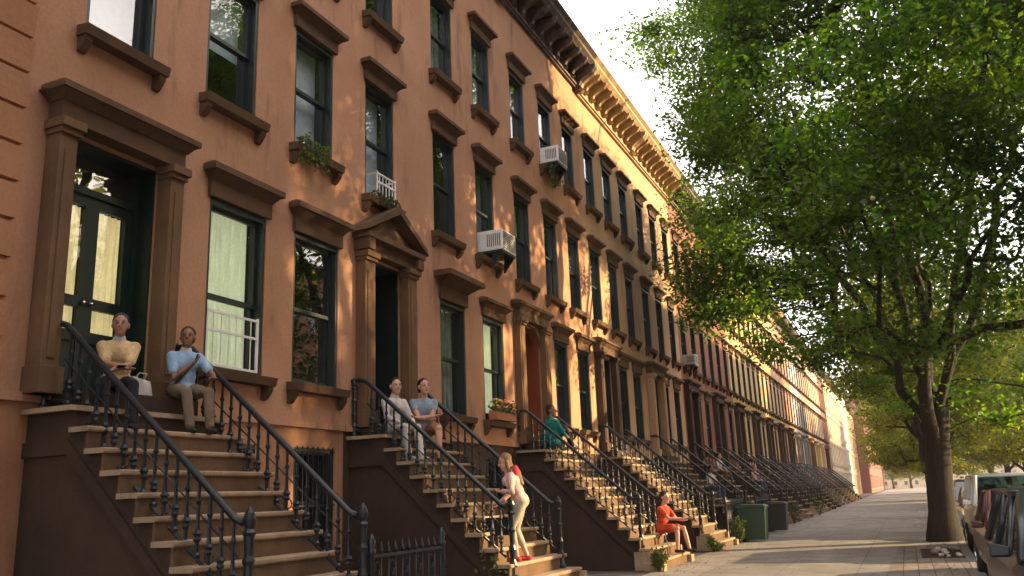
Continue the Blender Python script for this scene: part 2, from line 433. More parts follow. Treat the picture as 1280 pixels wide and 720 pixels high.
def m_frame(w, h):
    mb = MB(); hw = w/2
    mb.box(-.24, -.015, -hw, -hw+.05, 0, h); mb.box(-.24, -.015, hw-.05, hw, 0, h)
    mb.box(-.24, -.015, -hw+.05, hw-.05, h-.09, h); mb.box(-.22, -.03, -hw+.05, hw-.05, 0, .05)
    return mb
def m_sash(w, h, x, bars=0):
    mb = MB(); hw = w/2-.05
    mb.box(x-.04, x, -hw, -hw+.05, 0, h); mb.box(x-.04, x, hw-.05, hw, 0, h)
    mb.box(x-.04, x, -hw+.05, hw-.05, 0, .055); mb.box(x-.04, x, -hw+.05, hw-.05, h-.05, h)
    return mb
def m_lintel(w, big=0):
    mb = MB(); hw = w/2+.05
    k = {0: 1.0, 1: 1.18, 2: 1.5}[big]; pj = 1.8 if big == 2 else 1.0
    a, b, c = .17*k, .26*k, .33*k
    mb.box(0.002, .06, -hw, hw, -.012, a)
    mb.hexa([(0.002, -hw, a), (.06, -hw, a), (.06, hw, a), (0.002, hw, a)], [(0.002, -hw-.07, b), (.17*pj, -hw-.07*pj, b), (.17*pj, hw+.07*pj, b), (0.002, hw+.07, b)])
    mb.hexa([(0.002, -hw-.10*pj, b), (.21*pj, -hw-.10*pj, b), (.21*pj, hw+.10*pj, b), (0.002, hw+.10*pj, b)], [(0.002, -hw-.10*pj, c), (.21*pj, -hw-.10*pj, c), (.21*pj, hw+.10*pj, c), (0.002, hw+.10*pj, c)])
    mb.hexa([(0.002, -hw-.10, c), (.21, -hw-.10, c), (.21, hw+.10, c), (0.002, hw+.10, c)], [(0.002, -hw-.04, c+.05), (.10, -hw-.04, c+.05), (.10, hw+.04, c+.05), (0.002, hw+.04, c+.05)])
    return mb
def m_sill(w):
    mb = MB(); hw = w/2+.11
    mb.hexa([(-.2, -hw, -.13), (.16, -hw, -.13), (.16, hw, -.13), (-.2, hw, -.13)], [(-.2, -hw, .0), (.19, -hw, -.02), (.19, hw, -.02), (-.2, hw, .0)])
    mb.v = [(x if x > 0 else (.002 if abs(y) > w/2 else x), y, z) for x, y, z in mb.v]
    for s in (-1, 1):
        y0 = s*(hw-.07)
        mb.prism_y([(.002, -.13), (.13, -.13), (.13, -.18), (.09, -.24), (.04, -.30), (.002, -.31)], y0-.05, y0+.05)
    return mb

def window(par, yc, z0, w, h, mats, cur=None, lintel=True, sill=True, big=0, detail=2, split=.5, frame='dark_paint', glass='glass', xo=0.0):
    """one double-hung window: frame > sashes, pane, sill, lintel, curtain"""
    fr = link('window', cached(('f', w, h, frame), lambda: m_frame(w, h).mesh('window_frame', M[frame])), par, (xo, yc, z0))
    hl = h*split
    if detail >= 2:
        link('lower_sash', cached(('ls', w, hl, frame), lambda: m_sash(w, hl, -.15).mesh('lower_sash', M[frame])), fr, (0, 0, .04))
        link('upper_sash', cached(('us', w, h-hl, frame), lambda: m_sash(w, h-hl-.09, -.11).mesh('upper_sash', M[frame])), fr, (0, 0, hl))
        def pane():
            mb = MB(); a = w/2-.07
            mb.quad((-.17, -a, .06), (-.17, a, .06), (-.17, a, hl), (-.17, -a, hl))
            mb.quad((-.13, -a, hl), (-.13, a, hl), (-.13, a, h-.1), (-.13, -a, h-.1))
            return mb.mesh('pane', M[glass])
        link('glass_pane', cached(('g', w, h, split, glass), pane), fr)
    else:
        def sp():
            mb = m_sash(w, h-.05, -.14); mb.box(-.18, -.12, -w/2+.06, w/2-.06, hl-.03, hl+.03); return mb.mesh('sash', M[frame])
        link('sash', cached(('sp', w, h, frame), sp), fr, (0, 0, .02))
        def pane1():
            mb = MB(); a = w/2-.07
            mb.quad((-.16, -a, .06), (-.16, a, .06), (-.16, a, h-.06), (-.16, -a, h-.06)); return mb.mesh('pane', M[glass])
        link('glass_pane', cached(('g1', w, h), pane1), fr)
    if lintel: link('lintel', cached(('l', w, big, mats['trim']), lambda: m_lintel(w, big).mesh('lintel', M[mats['trim']])), fr, (0, 0, h))
    if sill: link('sill', cached(('s', w, mats['sill']), lambda: m_sill(w).mesh('sill', M[mats['sill']])), fr, (0, 0, 0))
    if cur:
        kind, mat, lo = cur            # lo: fraction of height where the cloth ends
        def cloth():
            mb = MB(); a = w/2-.06; n = 56 if kind == 'curtain' else 1
            zb, zt = h*lo, h-.06
            for i in range(n):
                y0, y1 = -a+2*a*i/n, -a+2*a*(i+1)/n
                xa = -.32+(.05*math.sin(i*1.25)+.015*math.sin(i*3.1) if n > 1 else 0); xb = -.32+(.05*math.sin((i+1)*1.25)+.015*math.sin((i+1)*3.1) if n > 1 else 0)
                mb.quad((xa, y0, zb), (xb, y1, zb), (xb, y1, zt), (xa, y0, zt))
            return mb.mesh('cloth', M[mat])
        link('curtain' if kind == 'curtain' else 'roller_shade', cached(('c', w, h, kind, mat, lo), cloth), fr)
    return fr

def baluster_mesh():
    mb = MB()
    L = .70
    mb.lathe([(.011, 0), (.024, .01), (.024, .03), (.012, .05), (.013, .13), (.026, .16), (.018, .185), (.03, .21), (.016, .24), (.012, .30), (.011, .46), (.02, .49), (.011, .52), (.011, .66), (.018, .68), (.011, .70)], n=7)
    return mb.mesh('baluster', M['iron'])
def newel_mesh():
    mb = MB()
    mb.lathe([(.075, 0), (.075, .05), (.05, .07), (.045, .16), (.065, .19), (.05, .23), (.038, .27), (.052, .40), (.036, .46), (.04, .62), (.055, .66), (.036, .70), (.046, .86), (.06, .89), (.035, .92), (.05, .96), (.055, 1.0), (.04, 1.05), (.012, 1.10)], n=10)
    return mb.mesh('newel', M['iron'])

XL, RUN, RISE, NS = .66, .222, .21, 12
def stoop(par, yc, wd, mats, detail=2, cheek=True, inset=.13):
    y0, y1 = yc-wd/2, yc+wd/2
    body = MB(); prof = [(0.003, 0)]
    xe = XL+RUN*(NS-1)
    prof.append((xe, 0))
    for k in range(1, NS+1):
        x = XL+RUN*(NS-k); prof += [(x, RISE*k-.05)]
        if k < NS: prof += [(x-RUN, RISE*k-.05)]
    prof.append((0.003, RISE*NS-.05))
    body.prism_y(prof, y0+.07, y1-.07)
    # moulded string along the side, following the slope
    for yy, s in ((y0+.07, -1), (y1-.07, 1)):
        a, b = sorted((yy, yy+s*.035))
        body.prism_y([(0.003, 2.20), (XL-.05, 2.20), (xe-.5, .28), (xe-.5, .16), (XL-.05, 2.06), (0.003, 2.06)], a, b)
    body.box(0.003, .48, y0+.27, y1-.27, NS*RISE, NS*RISE+.2)      # threshold step
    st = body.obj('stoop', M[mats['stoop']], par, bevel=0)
    def tread(w, run):
        mb = MB(); mb.prism_y([(-run, -.05), (.03, -.05), (.04, -.035), (.04, -.012), (.03, 0), (-run, 0)], -w/2, w/2); return mb.mesh('tread', M[mats['step']])
    def riser(w):
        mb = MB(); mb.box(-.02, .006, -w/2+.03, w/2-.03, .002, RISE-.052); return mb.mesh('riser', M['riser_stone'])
    for k in range(1, NS):
        extra = {1: .36, 2: .2, 3: .08}.get(k, 0)
        w = round(wd+extra, 3)
        if detail >= 2:
            t = link('tread', cached(('t', w, mats['step']), lambda: tread(w, RUN)), st, (XL+RUN*(NS-k), yc, RISE*k))
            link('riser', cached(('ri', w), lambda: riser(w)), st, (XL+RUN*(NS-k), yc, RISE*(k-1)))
        elif k == 1:
            mb = MB()
            for j in range(1, NS): mb.prism_y([(XL+RUN*(NS-j)-RUN, RISE*j-.05), (XL+RUN*(NS-j)+.04, RISE*j-.05), (XL+RUN*(NS-j)+.04, RISE*j), (XL+RUN*(NS-j)-RUN, RISE*j)], -wd/2, wd/2)
            link('tread', cached(('tt', wd, mats['step']), lambda: mb.mesh('treads', M[mats['step']])), st, (0, yc, 0))
    top = MB(); top.prism_y([(0.004, RISE*NS-.05), (XL+.04, RISE*NS-.05), (XL+.04, RISE*NS), (0.004, RISE*NS)], y0-.02, y1+.02)
    top.obj('landing', M[mats['step']], st)
    if detail >= 1:
        for s in (-1, 1):
            yy = yc+s*(wd/2+.05); mb = MB()
            for k, e in ((1, .40), (2, .17)):
                mb.box(XL+RUN*(NS-k)-RUN*1.4, XL+RUN*(NS-k)+.10, yy-.02, yy+s*e*.62, 0.002*k, RISE*k-.06)
            mb.obj('cheek_block', M[mats['step']], st)
    # railings
    for s in (-1, 1):
        yr = yc+s*(wd/2-inset)
        mb = MB()
        a, b = (.28, 3.36), (2.56, 1.38)
        mb.tube([(.0, yr, 3.39), (.16, yr, 3.40), (a[0], yr, a[1]), (b[0]-.06, yr, b[1]+.05), (b[0]+.04, yr, b[1]+.01)], .034, 10)
        la, lb = (.30, 2.60), (2.56, .72)
        mb.tube([(.0, yr, 2.62), (la[0], yr, la[1]), (lb[0], yr, lb[1])], .020, 6)
        if detail >= 1:
            mb.tube([(a[0], yr, 3.02), (b[0], yr, 1.10)], .009, 5)
        n = 17
        if detail < 2:
            for i in range(n):
                t = (i+.5)/n; x = la[0]+(lb[0]-la[0])*t; zb = la[1]+(lb[1]-la[1])*t; zt = a[1]+(b[1]-a[1])*t
                if detail == 1: mb.tube([(x, yr, zb), (x, yr, zb+.14), (x, yr, zb+.2), (x, yr, zb+.26), (x, yr, zt)], [.012, .012, .028, .012, .011], 5)
                else: mb.tube([(x, yr, zb), (x, yr, zt)], .013, 4)
        else:
            # scrolled ironwork run between the lower rail and the treads
            for i in range(n):
                t = (i+1)/(n+.5); x = la[0]+(lb[0]-la[0])*t; zb = la[1]+(lb[1]-la[1])*t
                if i % 4 == 2:
                    mb.tube([(x+.05*math.cos(q), yr, zb+.12+.05*math.sin(q)) for q in [j*PI/4 for j in range(9)]], .008, 4)
        rl = mb.obj('railing', M['iron'], par, smooth=True)
        if detail >= 2:
            bm = cached('bal', baluster_mesh)
            for i in range(n):
                t = (i+.5)/n; x = la[0]+(lb[0]-la[0])*t; zb = la[1]+(lb[1]-la[1])*t; zt = a[1]+(b[1]-a[1])*t
                o = link('baluster', bm, rl, (x, yr, zb)); o.scale = (1.45, 1.45, (zt-zb)/.70)
        if detail >= 1:
            link('newel', cached('newel', newel_mesh), rl, (b[0]+.10, yr, .42))
            if detail >= 2:
                link('newel', cached('newel', newel_mesh), rl, (.05, yr, 2.52)).scale = (.8, .8, .85)
    return st

def door(par, yc, w, z0, zt, mats, rec=.55, style='glass', surround='flat', sp=.38, arch=False, pw=.30):
    """door leaves at the back of the recess, surround with pilasters and hood or pediment"""
    hw = w/2; h = zt-z0
    dm = mats.get('door', 'green_paint')
    fb = MB()                                            # lining of the recess and the frame round the leaves
    fb.box(-rec, -.03, -hw, -hw+.03, 0, h); fb.box(-rec, -.03, hw-.03, hw, 0, h); fb.box(-rec, -.03, -hw+.03, hw-.03, h-.04, h)
    tr = .50
    fb.box(-rec, -rec+.07, -hw+.03, hw-.03, h-tr, h-tr+.08)
    for s in (-1, 1): fb.box(-rec+.002, -rec+.06, s*(hw-.03), s*(hw-.10), 0, h-.04)
    d = fb.obj('door', M[dm], par, (0, yc, z0))
    lw = hw-.10
    for s in (-1, 1):
        lb = MB(); a0, a1 = (0, lw) if s > 0 else (-lw, 0)
        X0, X1 = -rec-.02, -rec+.035
        H = h-tr
        lb.box(X0, X1, a0, a0+.09, .02, H); lb.box(X0, X1, a1-.09, a1, .02, H)
        for z_a, z_b in ((.02, .22), (.62, .74), (1.0, 1.12) if style == 'glass' else (1.0, 1.2), (H-.12, H)):
            lb.box(X0, X1, a0+.09, a1-.09, z_a, z_b)
        lb.box(X0, X1-.03, a0+.09, a1-.09, .22, .62)
        if style != 'glass': lb.box(X0, X1-.025, a0+.09, a1-.09, 1.2, H-.12); lb.box(X0, X1-.025, a0+.09, a1-.09, .74, 1.0)
        leaf = lb.obj('door_leaf', M[dm], d)
        kb = MB(); kb.ball((X1+.03, a0+.05 if s > 0 else a1-.05, 1.05), .03); kb.obj('knob', M['chrome'], d)
        if style == 'glass':
            g = MB(); g.quad((X0+.03, a0+.09, .74), (X0+.03, a1-.09, .74), (X0+.03, a1-.09, H-.12), (X0+.03, a0+.09, H-.12)); g.obj('door_pane', M['glass_clear'], d)
            c = MB(); n = 14
            for i in range(n):
                ya, yb = a0+.09+(a1-a0-.18)*i/n, a0+.09+(a1-a0-.18)*(i+1)/n
                xa, xb = X0-.03+.02*math.sin(i*1.8), X0-.03+.02*math.sin((i+1)*1.8)
                c.quad((xa, ya, .74), (xb, yb, .74), (xb, yb, H-.12), (xa, ya, H-.12))
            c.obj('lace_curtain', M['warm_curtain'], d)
    g = MB(); g.quad((-rec+.02, -hw+.1, h-tr+.08), (-rec+.02, hw-.1, h-tr+.08), (-rec+.02, hw-.1, h-.05), (-rec+.02, -hw+.1, h-.05)); g.obj('transom_pane', M['glass'], d)
    if arch:
        ab = MB(); n = 10; r = hw
        for s in (-1, 1):
            prof = [(s*hw, h)] + [(s*hw*math.cos(t), h-r*.75+r*.75*math.sin(t)) for t in [PI/2*i/n for i in range(n+1)]]
            prof = [(s*hw, h+.001)] + [(s*(hw+.001)*math.cos(PI/2*i/n), h-r*.75+r*.75*math.sin(PI/2*i/n)) for i in range(n+1)]
            ab.prism_x(prof if s < 0 else prof[::-1], -.2, .03)
        ab.obj('arch_spandrel', M[mats['surround']], d)
    # surround
    sm = M[mats['surround']]
    if surround:
        for s in (-1, 1):
            pb = MB(); a, b = sorted((s*(hw+.0), s*(hw+pw)))
            pb.box(.003, sp*.55, a, b, -.05, h-.12); pb.box(.003, sp*.55+.05, a-.03, b+.03, -.05, .22)
            pb.box(.003, sp*.55+.04, a-.02, b+.02, h-.12, h-.06); pb.box(.003, sp*.55+.08, a-.04, b+.04, h-.06, h+.04)
            pb.box(sp*.55, sp*.55+.015, a+.06, b-.06, .30, h-.28)
            pb.obj('pilaster', sm, par, (0, yc, z0), bevel=.008)
        T = hw+pw
        hb = MB()
        hb.box(.003, sp*.55, -T, T, h+.041, h+.25)
        if surround == 'flat':
            hb.hexa([(.003, -T-.02, h+.25), (sp*.6, -T-.02, h+.25), (sp*.6, T+.02, h+.25), (.003, T+.02, h+.25)], [(.003, -T-.14, h+.34), (sp*.82, -T-.08, h+.34), (sp*.82, T+.08, h+.34), (.003, T+.14, h+.34)])
            hb.box(.003, sp*.9, -T-.11, T+.11, h+.34, h+.41)
            hb.hexa([(.003, -T-.11, h+.41), (sp*.9, -T-.11, h+.41), (sp*.9, T+.11, h+.41), (.003, T+.11, h+.41)], [(.003, -T-.06, h+.46), (sp*.5, -T-.06, h+.46), (sp*.5, T+.06, h+.46), (.003, T+.06, h+.46)])
            hb.obj('hood', M[mats.get('hood', 'brown_trim')], par, (0, yc, z0))
        elif surround == 'pediment':
            hb.box(.003, sp*.95, -T-.10, T+.10, h+.25, h+.34)
            hb.prism_x([(-T, h+.34), (T, h+.34), (0, h+.82)], .003, sp*.45)
            for s in (-1, 1):
                P = [(s*(T+.16), h+.34), (s*(T+.10), h+.46), (0, h+1.0), (0, h+.86)]
                hb.prism_x(P if s > 0 else P[::-1], .004, sp*1.05)
                hb.box(.003, sp*.9, s*(T-.12), s*(T+.06), h+.05, h+.25)      # console blocks
            hb.obj('pediment', M[mats.get('hood', 'brown_trim')], par, (0, yc, z0))
    return d

def bracket_mesh(mat, h=.45, p=.62, w=.13):
    mb = MB()
    mb.prism_y([(0, 0), (p*.22, .02), (p*.30, h*.25), (p*.55, h*.45), (p*.85, h*.62), (p, h*.85), (p, h), (0, h)], -w/2, w/2)
    mb.prism_y([(p*.25, .0), (p*.33, -.06), (p*.20, -.10), (0, -.12), (0, 0)], -w/2+.015, w/2-.015)
    return mb.mesh('bracket', M[mat])
def cornice(par, W, mats, zb=13.65, detail=2, zt=14.65, end0=False):
    cm = mats['cornice']
    mb = MB()
    e = .004
    mb.box(.003, .09, e, W-e, zb, zb+.06); mb.box(.003, .14, e, W-e, zb+.06, zb+.13)
    mb.box(.003, .05, e, W-e, zb+.13, zt-.34)
    mb.prism_y([(.003, zt-.34), (.58, zt-.34), (.66, zt-.26), (.70, zt-.22), (.70, zt-.12), (.80, zt-.03), (.80, zt), (.003, zt+.04)], e, W-e)
    n = int(W/.16)
    if detail >= 2:
        for i in range(n): mb.box(.05, .12, (i+.3)*W/n, (i+.8)*W/n, zt-.42, zt-.345)
    # sunk panels on the frieze
    k = max(2, int(W/.62))
    for i in range(k):
        a, b = (i+.22)*W/k, (i+.78)*W/k
        mb.box(.05, .075, a, b, zb+.19, zb+.23); mb.box(.05, .075, a, b, zt-.60, zt-.56)
    c = mb.obj('cornice', M[cm], par)
    bm = cached(('br', cm), lambda: bracket_mesh(cm))
    if detail >= 1:
        for i in range(k+1):
            y = min(max(i*W/k, .08), W-.08)
            o = link('bracket', bm, c, (.05, y, zt-.80))
            if i in (0, k): o.scale = (1.12, 1.5, 1.35); o.location.z = zt-.955
    return c

HOUSES = []
SC = {}
def house(name, Y0, Y1, label, mats, uw, pw, dr, detail=2, ww=.95, zs=(3.22, 6.5, 10.05), hs=(2.2, 2.2, 1.93), pww=1.05, doorkw={}, garden=True, ztop=14.6,
          curtains=None, zc=13.65, winkw={}, group='brownstone row houses', stoops=True, kind='brownstone_house', cat='town house', sw=2.1, lint=(1, 1, 1), band=None, depth=11, sy=None, inset=.13):
    W = Y1-Y0
    root = empty(name if not kind else kind, (0, Y0, 0))
    tag(root, label, cat, group)
    rnd = random.Random(int(Y0*10))
    ops = []
    for y in uw:
        ops.append((y-Y0-ww/2, y-Y0+ww/2, zs[1], zs[1]+hs[1], .24)); ops.append((y-Y0-ww/2, y-Y0+ww/2, zs[2], zs[2]+hs[2], .24))
    for y in pw: ops.append((y-Y0-pww/2, y-Y0+pww/2, zs[0], zs[0]+hs[0], .24))
    dy, dw = dr; dz = 2.72
    ops.append((dy-Y0-dw/2, dy-Y0+dw/2, dz, 5.5, doorkw.get('rec', .55)))
    gops = []
    if garden:
        for y in pw: gops.append((y-Y0-.46, y-Y0+.46, .75, 2.32, .24))
    zbase = 2.66
    mb = MB()
    facade(mb, W, zbase, ztop, ops, mi=0)
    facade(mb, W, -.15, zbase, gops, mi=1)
    mb.box(.002, .045, .01, W-.01, zbase-.06, zbase+.03, 0)
    # body: sides and back; roof is its own part
    mb.quad((0, .01, -.15), (-depth, .01, -.15), (-depth, .01, ztop), (0, .01, ztop), 0)
    mb.quad((0, W-.01, -.15), (-depth, W-.01, -.15), (-depth, W-.01, ztop), (0, W-.01, ztop), 0)
    mb.quad((-depth, .01, -.15), (-depth, W-.01, -.15), (-depth, W-.01, ztop), (-depth, .01, ztop), 0)
    if band: mb.box(.003, .05, .01, W-.01, band[0], band[1], 3)
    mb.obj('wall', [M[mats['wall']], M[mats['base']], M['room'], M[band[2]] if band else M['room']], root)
    rb = MB(); rb.box(-depth+.02, -.02, .02, W-.02, ztop-.1, ztop-.02); rb.obj('roof', M['tar_roof'], root)
    cur_opts = [('shade', 'shade_fabric', .12), ('shade', 'shade_fabric', .55), ('shade', 'shade_fabric', .35), ('curtain', 'grey_curtain', 0.02), None, ('shade', 'shade_fabric', .45)]
    cu = dict(curtains or {})
    for r in (1, 2):
        for i, y in enumerate(uw):
            c = cu.get((r, i), rnd.choice(cur_opts))
            window(root, y-Y0, zs[r], ww, hs[r], mats, c, detail=detail, lintel=True, **winkw)
    for i, y in enumerate(pw):
        kw = dict(cu.get(('kw', i), {}))
        window(root, y-Y0, zs[0], pww, hs[0], mats, cu.get((0, i), rnd.choice(cur_opts[2:4]+[None])), big=kw.get('big', 1), detail=detail, split=kw.get('split', .48), glass=kw.get('glass', 'glass'))
        if garden:
            window(root, y-Y0, .75, .92, 1.57, mats, None, lintel=False, sill=detail > 1, detail=1)
            gb = MB()
            for k in range(8): gb.tube([(.03, y-Y0-.42+.12*k, .72), (.03, y-Y0-.42+.12*k, 2.34)], .010, 4)
            for z in (.8, 1.5, 2.26): gb.box(.02, .04, y-Y0-.46, y-Y0+.46, z, z+.025)
            if detail > 0: gb.obj('window_grille', M['iron'], root)
    dk = dict(doorkw)
    door(root, dy-Y0, dw, dz, 5.5, mats, **dk)
    if stoops: stoop(root, (sy or dy)-Y0, sw, mats, detail, inset=inset)
    cornice(root, W, mats, zc, detail, ztop+.05)
    HOUSES.append(root)
    return root

BASE = dict(wall='salmon_stucco', base='rust_stucco', trim='brown_trim', sill='brown_trim', surround='brown_surround', stoop='shaded_stoop_side', step='step_stone', cornice='cornice_dark', door='green_paint', hood='brown_trim')
def mm(**k): d = dict(BASE); d.update(k); return d

# house at the left edge: banded stone, only its right edge is in the picture
root = empty('rusticated_house', (0, -1.0, 0)); tag(root, 'banded brown stone house at the left edge with deep horizontal joints', 'town house', 'brownstone row houses')
W = 6.5
mb = MB(); facade(mb, W, -.15, 14.6, [(1.0, 2.0, 3.2, 5.4, .24), (1.0, 2.0, 6.8, 8.8, .24), (3.6, 4.6, 6.8, 8.8, .24)])
mb.quad((0, .01, -.15), (-11, .01, -.15), (-11, .01, 14.6), (0, .01, 14.6)); mb.quad((0, W-.01, -.15), (-11, W-.01, -.15), (-11, W-.01, 14.6), (0, W-.01, 14.6))
mb.quad((-11, .01, -.15), (-11, W-.01, -.15), (-11, W-.01, 14.6), (-11, .01, 14.6))
z = 2.80; i = 0
mb.box(.003, .20, .05, W-.14, 2.56, 2.74, 1)
while z < 13.2:
    segs = [(.05, .95), (2.05, W-.03)] if z < 5.5 else ([(.05, .95), (2.05, 3.55), (4.65, W-.03)] if 6.5 < z < 8.9 else [(.05, W-.03)])
    for a, b in segs:
        mb.hexa([(.003, a, z), (.06, a, z), (.06, b, z), (.003, b, z)], [(.003, a, z+.335), (.10, a, z+.335), (.10, b, z+.335), (.003, b, z+.335)])
    z += .395; i += 1
z = -.1
while z < 2.5:
    mb.box(.003, .16, .05, W-.16, z+.03, z+.36, 1); z += .40
mb.obj('wall', [M['rust_stucco'], M['shaded_base_stone'], M['room']], root)
rb = MB(); rb.box(-10.9, -.02, .02, W-.02, 14.5, 14.58); rb.obj('roof', M['tar_roof'], root)
for yy, zz in ((1.5, 3.2), (1.5, 6.8), (4.1, 6.8)): window(root, yy, zz, 1.0, 2.2 if zz < 4 else 2.0, BASE, None)
cornice(root, W, BASE, 13.65, 1)

G0 = {'glass': 'glass_clear'}
house('h', 5.5, 11.15, 'salmon house nearest the camera with flat hooded green double door and lace curtains', mm(), [6.6, 8.46, 10.3], [8.7, 10.43], (6.62, 1.30),
      zs=(3.22, 6.8, 10.08), hs=(2.25, 1.98, 1.9), ww=.98, pww=1.1, sw=2.1, sy=6.83, inset=.2,
      curtains={(0, 0): ('curtain', 'green_curtain', .02), (0, 1): None, (1, 0): ('shade', 'shade_fabric', .05), (1, 1): ('shade', 'shade_fabric', .48), (1, 2): ('shade', 'shade_fabric', .05), ('kw', 0): {'big': 1, 'glass': 'glass_clear', 'split': .42}, ('kw', 1): {'big': 1}},
      doorkw=dict(sp=.40, style='glass', rec=.3, pw=.21))
house('h', 11.15, 17.6, 'salmon house with a triangular pediment over its dark open doorway', mm(base='shaded_base_stone', door='dark_paint'), [12.2, 14.6, 16.5], [14.85, 16.72], (12.3, 1.06),
      zs=(3.1, 6.6, 10.05), hs=(2.22, 2.15, 1.93), ww=.93, pww=1.05, sw=2.1,
      curtains={(0, 1): ('curtain', 'green_curtain', .1), (0, 0): ('curtain', 'grey_curtain', .02), (1, 0): ('shade', 'shade_fabric', .05), (1, 1): None, ('kw', 1): {'big': 0, 'glass': 'glass_clear'}, ('kw', 0): {'glass': 'glass_clear', 'big': 2}},
      doorkw=dict(sp=.34, style='panel', surround='pediment', rec=.8))
house('h', 17.6, 23.3, 'salmon house with an arched reddish brown door and sunlit dappled front', mm(base='shaded_base_stone', door='brown_paint', surround='brown_surround'), [18.6, 20.5, 22.3], [20.85, 22.6], (18.75, 1.25),
      ww=.92, pww=.95, sw=2.1, doorkw=dict(sp=.3, style='panel', surround='flat', arch=True), curtains={(1, 0): ('shade', 'shade_fabric', .6)})
house('h', 23.3, 29.0, 'tan house with a pale bracketed cornice behind the red shirted man', mm(wall='tan_stucco', base='shaded_base_stone', cornice='cornice_cream', door='dark_paint', surround='shaded_base_stone'), [24.2, 26.0, 27.8], [26.4, 28.0], (24.5, 1.2),
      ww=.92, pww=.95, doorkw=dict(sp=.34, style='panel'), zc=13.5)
house('h', 29.0, 34.7, 'tan house behind the green bin with pale stone front and cream cornice', mm(wall='tan_stucco', base='shaded_base_stone', cornice='cornice_cream', door='dark_paint', surround='tan_stucco'), [29.9, 31.8, 33.7], [31.8, 33.6], (30.1, 1.2),
      ww=.92, pww=.95, doorkw=dict(sp=.4, style='panel'), detail=1, zc=13.5)
specs = [
 ('red_stucco', 'cornice_dark', 'shaded_base_stone', 'dark red stucco house, first after the tan pair', None),
 ('red_stucco', 'cornice_dark', 'shaded_base_stone', 'dark red stucco house, second after the tan pair, beside the cream row', None),
 ('cream_stone', 'cornice_cream', 'shaded_base_stone', 'cream house with mustard band, first of the four banded ones', (5.72, 6.2, 'yellow_band')),
 ('cream_stone', 'cornice_cream', 'shaded_base_stone', 'cream house with mustard band, second of the four banded ones', (5.72, 6.2, 'yellow_band')),
 ('cream_stone', 'cornice_dark', 'shaded_base_stone', 'cream house with mustard band, third of the four banded ones', (5.72, 6.2, 'yellow_band')),
 ('tan_stucco', 'cornice_cream', 'shaded_base_stone', 'cream house with mustard band, last of the four banded ones', (5.72, 6.2, 'yellow_band')),
 ('rust_stucco', 'cornice_dark', 'shaded_base_stone', 'rust brown house between the banded cream row and the white one', None),
 ('white_paint_stone', 'cornice_dark', 'grey_stone', 'white painted house far down the row with pale grey base', None),
 ('grey_stone', 'cornice_dark', 'grey_stone', 'grey stone house just beyond the white painted one', None),
 ('tan_stucco', 'cornice_cream', 'brown_surround', 'tan house beyond the grey one, small in the distance', None),
 ('pale_cream', 'cornice_cream', 'cream_stone', 'pale cream house in full sun, nearer of the two bright ones', None),
 ('pale_cream', 'cornice_dark', 'cream_stone', 'pale cream house in full sun, farther of the two bright ones', None),
 ('red_stucco', 'cornice_dark', 'shaded_base_stone', 'small far red house beyond the bright cream pair', None),
]
y = 34.7
for i, (wl, cn, bs, lab, band) in enumerate(specs):
    Wd = 5.7
    house('h', y, y+Wd, lab, mm(wall=wl, base=bs, cornice=cn, door='dark_paint', surround=bs, hood='shaded_base_stone' if i < 7 else wl, stoop='shaded_stoop_side' if i < 7 else bs), [y+.95, y+2.85, y+4.75], [y+2.9, y+4.7], (y+1.15, 1.2),
          ww=.95, pww=.98, doorkw=dict(sp=.4, style='panel'), detail=1 if i < 5 else 0, band=band, zc=13.6, garden=i < 6)
    y += Wd
YEND = y

def block(name, Y0, W, H, X, label, wall, cat, group=None, rows=4, step=2.4, depth=14, face=1, z_first=1.0, cornm='cornice_dark'):
    """a plainer far building: wall, roof, cornice and a window for each opening"""
    root = empty(name, (X, Y0, 0), 0 if face > 0 else PI); tag(root, label, cat, group)
    if face < 0: root.location.y = Y0+W
    nW = int(W/step); fh = (H-1.6)/rows; ops = []
    for r in range(rows):
        for i in range(nW):
            yc = (i+.5)*W/nW; ops.append((yc-.55, yc+.55, z_first+r*fh, z_first+r*fh+min(2.1, fh-1.1), .24))
    mb = MB(); facade(mb, W, -.15, H, ops)
    mb.quad((0, 0, -.15), (-depth, 0, -.15), (-depth, 0, H), (0, 0, H)); mb.quad((0, W-.01, -.15), (-depth, W-.01, -.15), (-depth, W-.01, H), (0, W-.01, H)); mb.quad((-depth, 0, -.15), (-depth, W-.01, -.15), (-depth, W-.01, H), (-depth, 0, H))
    mb.obj('wall', [M[wall], M[wall], M['room']], root)
    tb = MB()
    for r in range(rows): tb.box(.003, .10, .01, W-.01, z_first+r*fh-.35, z_first+r*fh-.22)
    for o in ops: tb.box(.003, .14, o[0]-.1, o[1]+.1, o[2]-.12, o[2]); tb.box(.003, .12, o[0]-.12, o[1]+.12, o[3], o[3]+.2)
    tb.obj('stone_courses', M['grey_stone' if wall == 'brick_red' else wall], root)
    rb = MB(); rb.box(-depth+.02, -.02, .02, W-.02, H-.12, H-.03); rb.obj('roof', M['tar_roof'], root)
    cb = MB(); cb.prism_y([(.003, H-.5), (.2, H-.45), (.5, H-.15), (.5, H+.05), (.003, H+.05)], .005, W-.005); cb.obj('cornice', M[cornm], root)
    for o in ops:
        fr = link('window', cached(('bf', o[3]-o[2]), lambda: m_sash(1.1, o[3]-o[2], -.1).mesh('frame', M['dark_paint'])), root, (0, (o[0]+o[1])/2, o[2]))
        def pn():
            m_ = MB(); m_.quad((-.12, -.5, 0), (-.12, .5, 0), (-.12, .5, o[3]-o[2]), (-.12, -.5, o[3]-o[2])); return m_.mesh('pane', M['glass'])
        link('pane', cached(('bp', o[3]-o[2]), pn), fr)
    return root

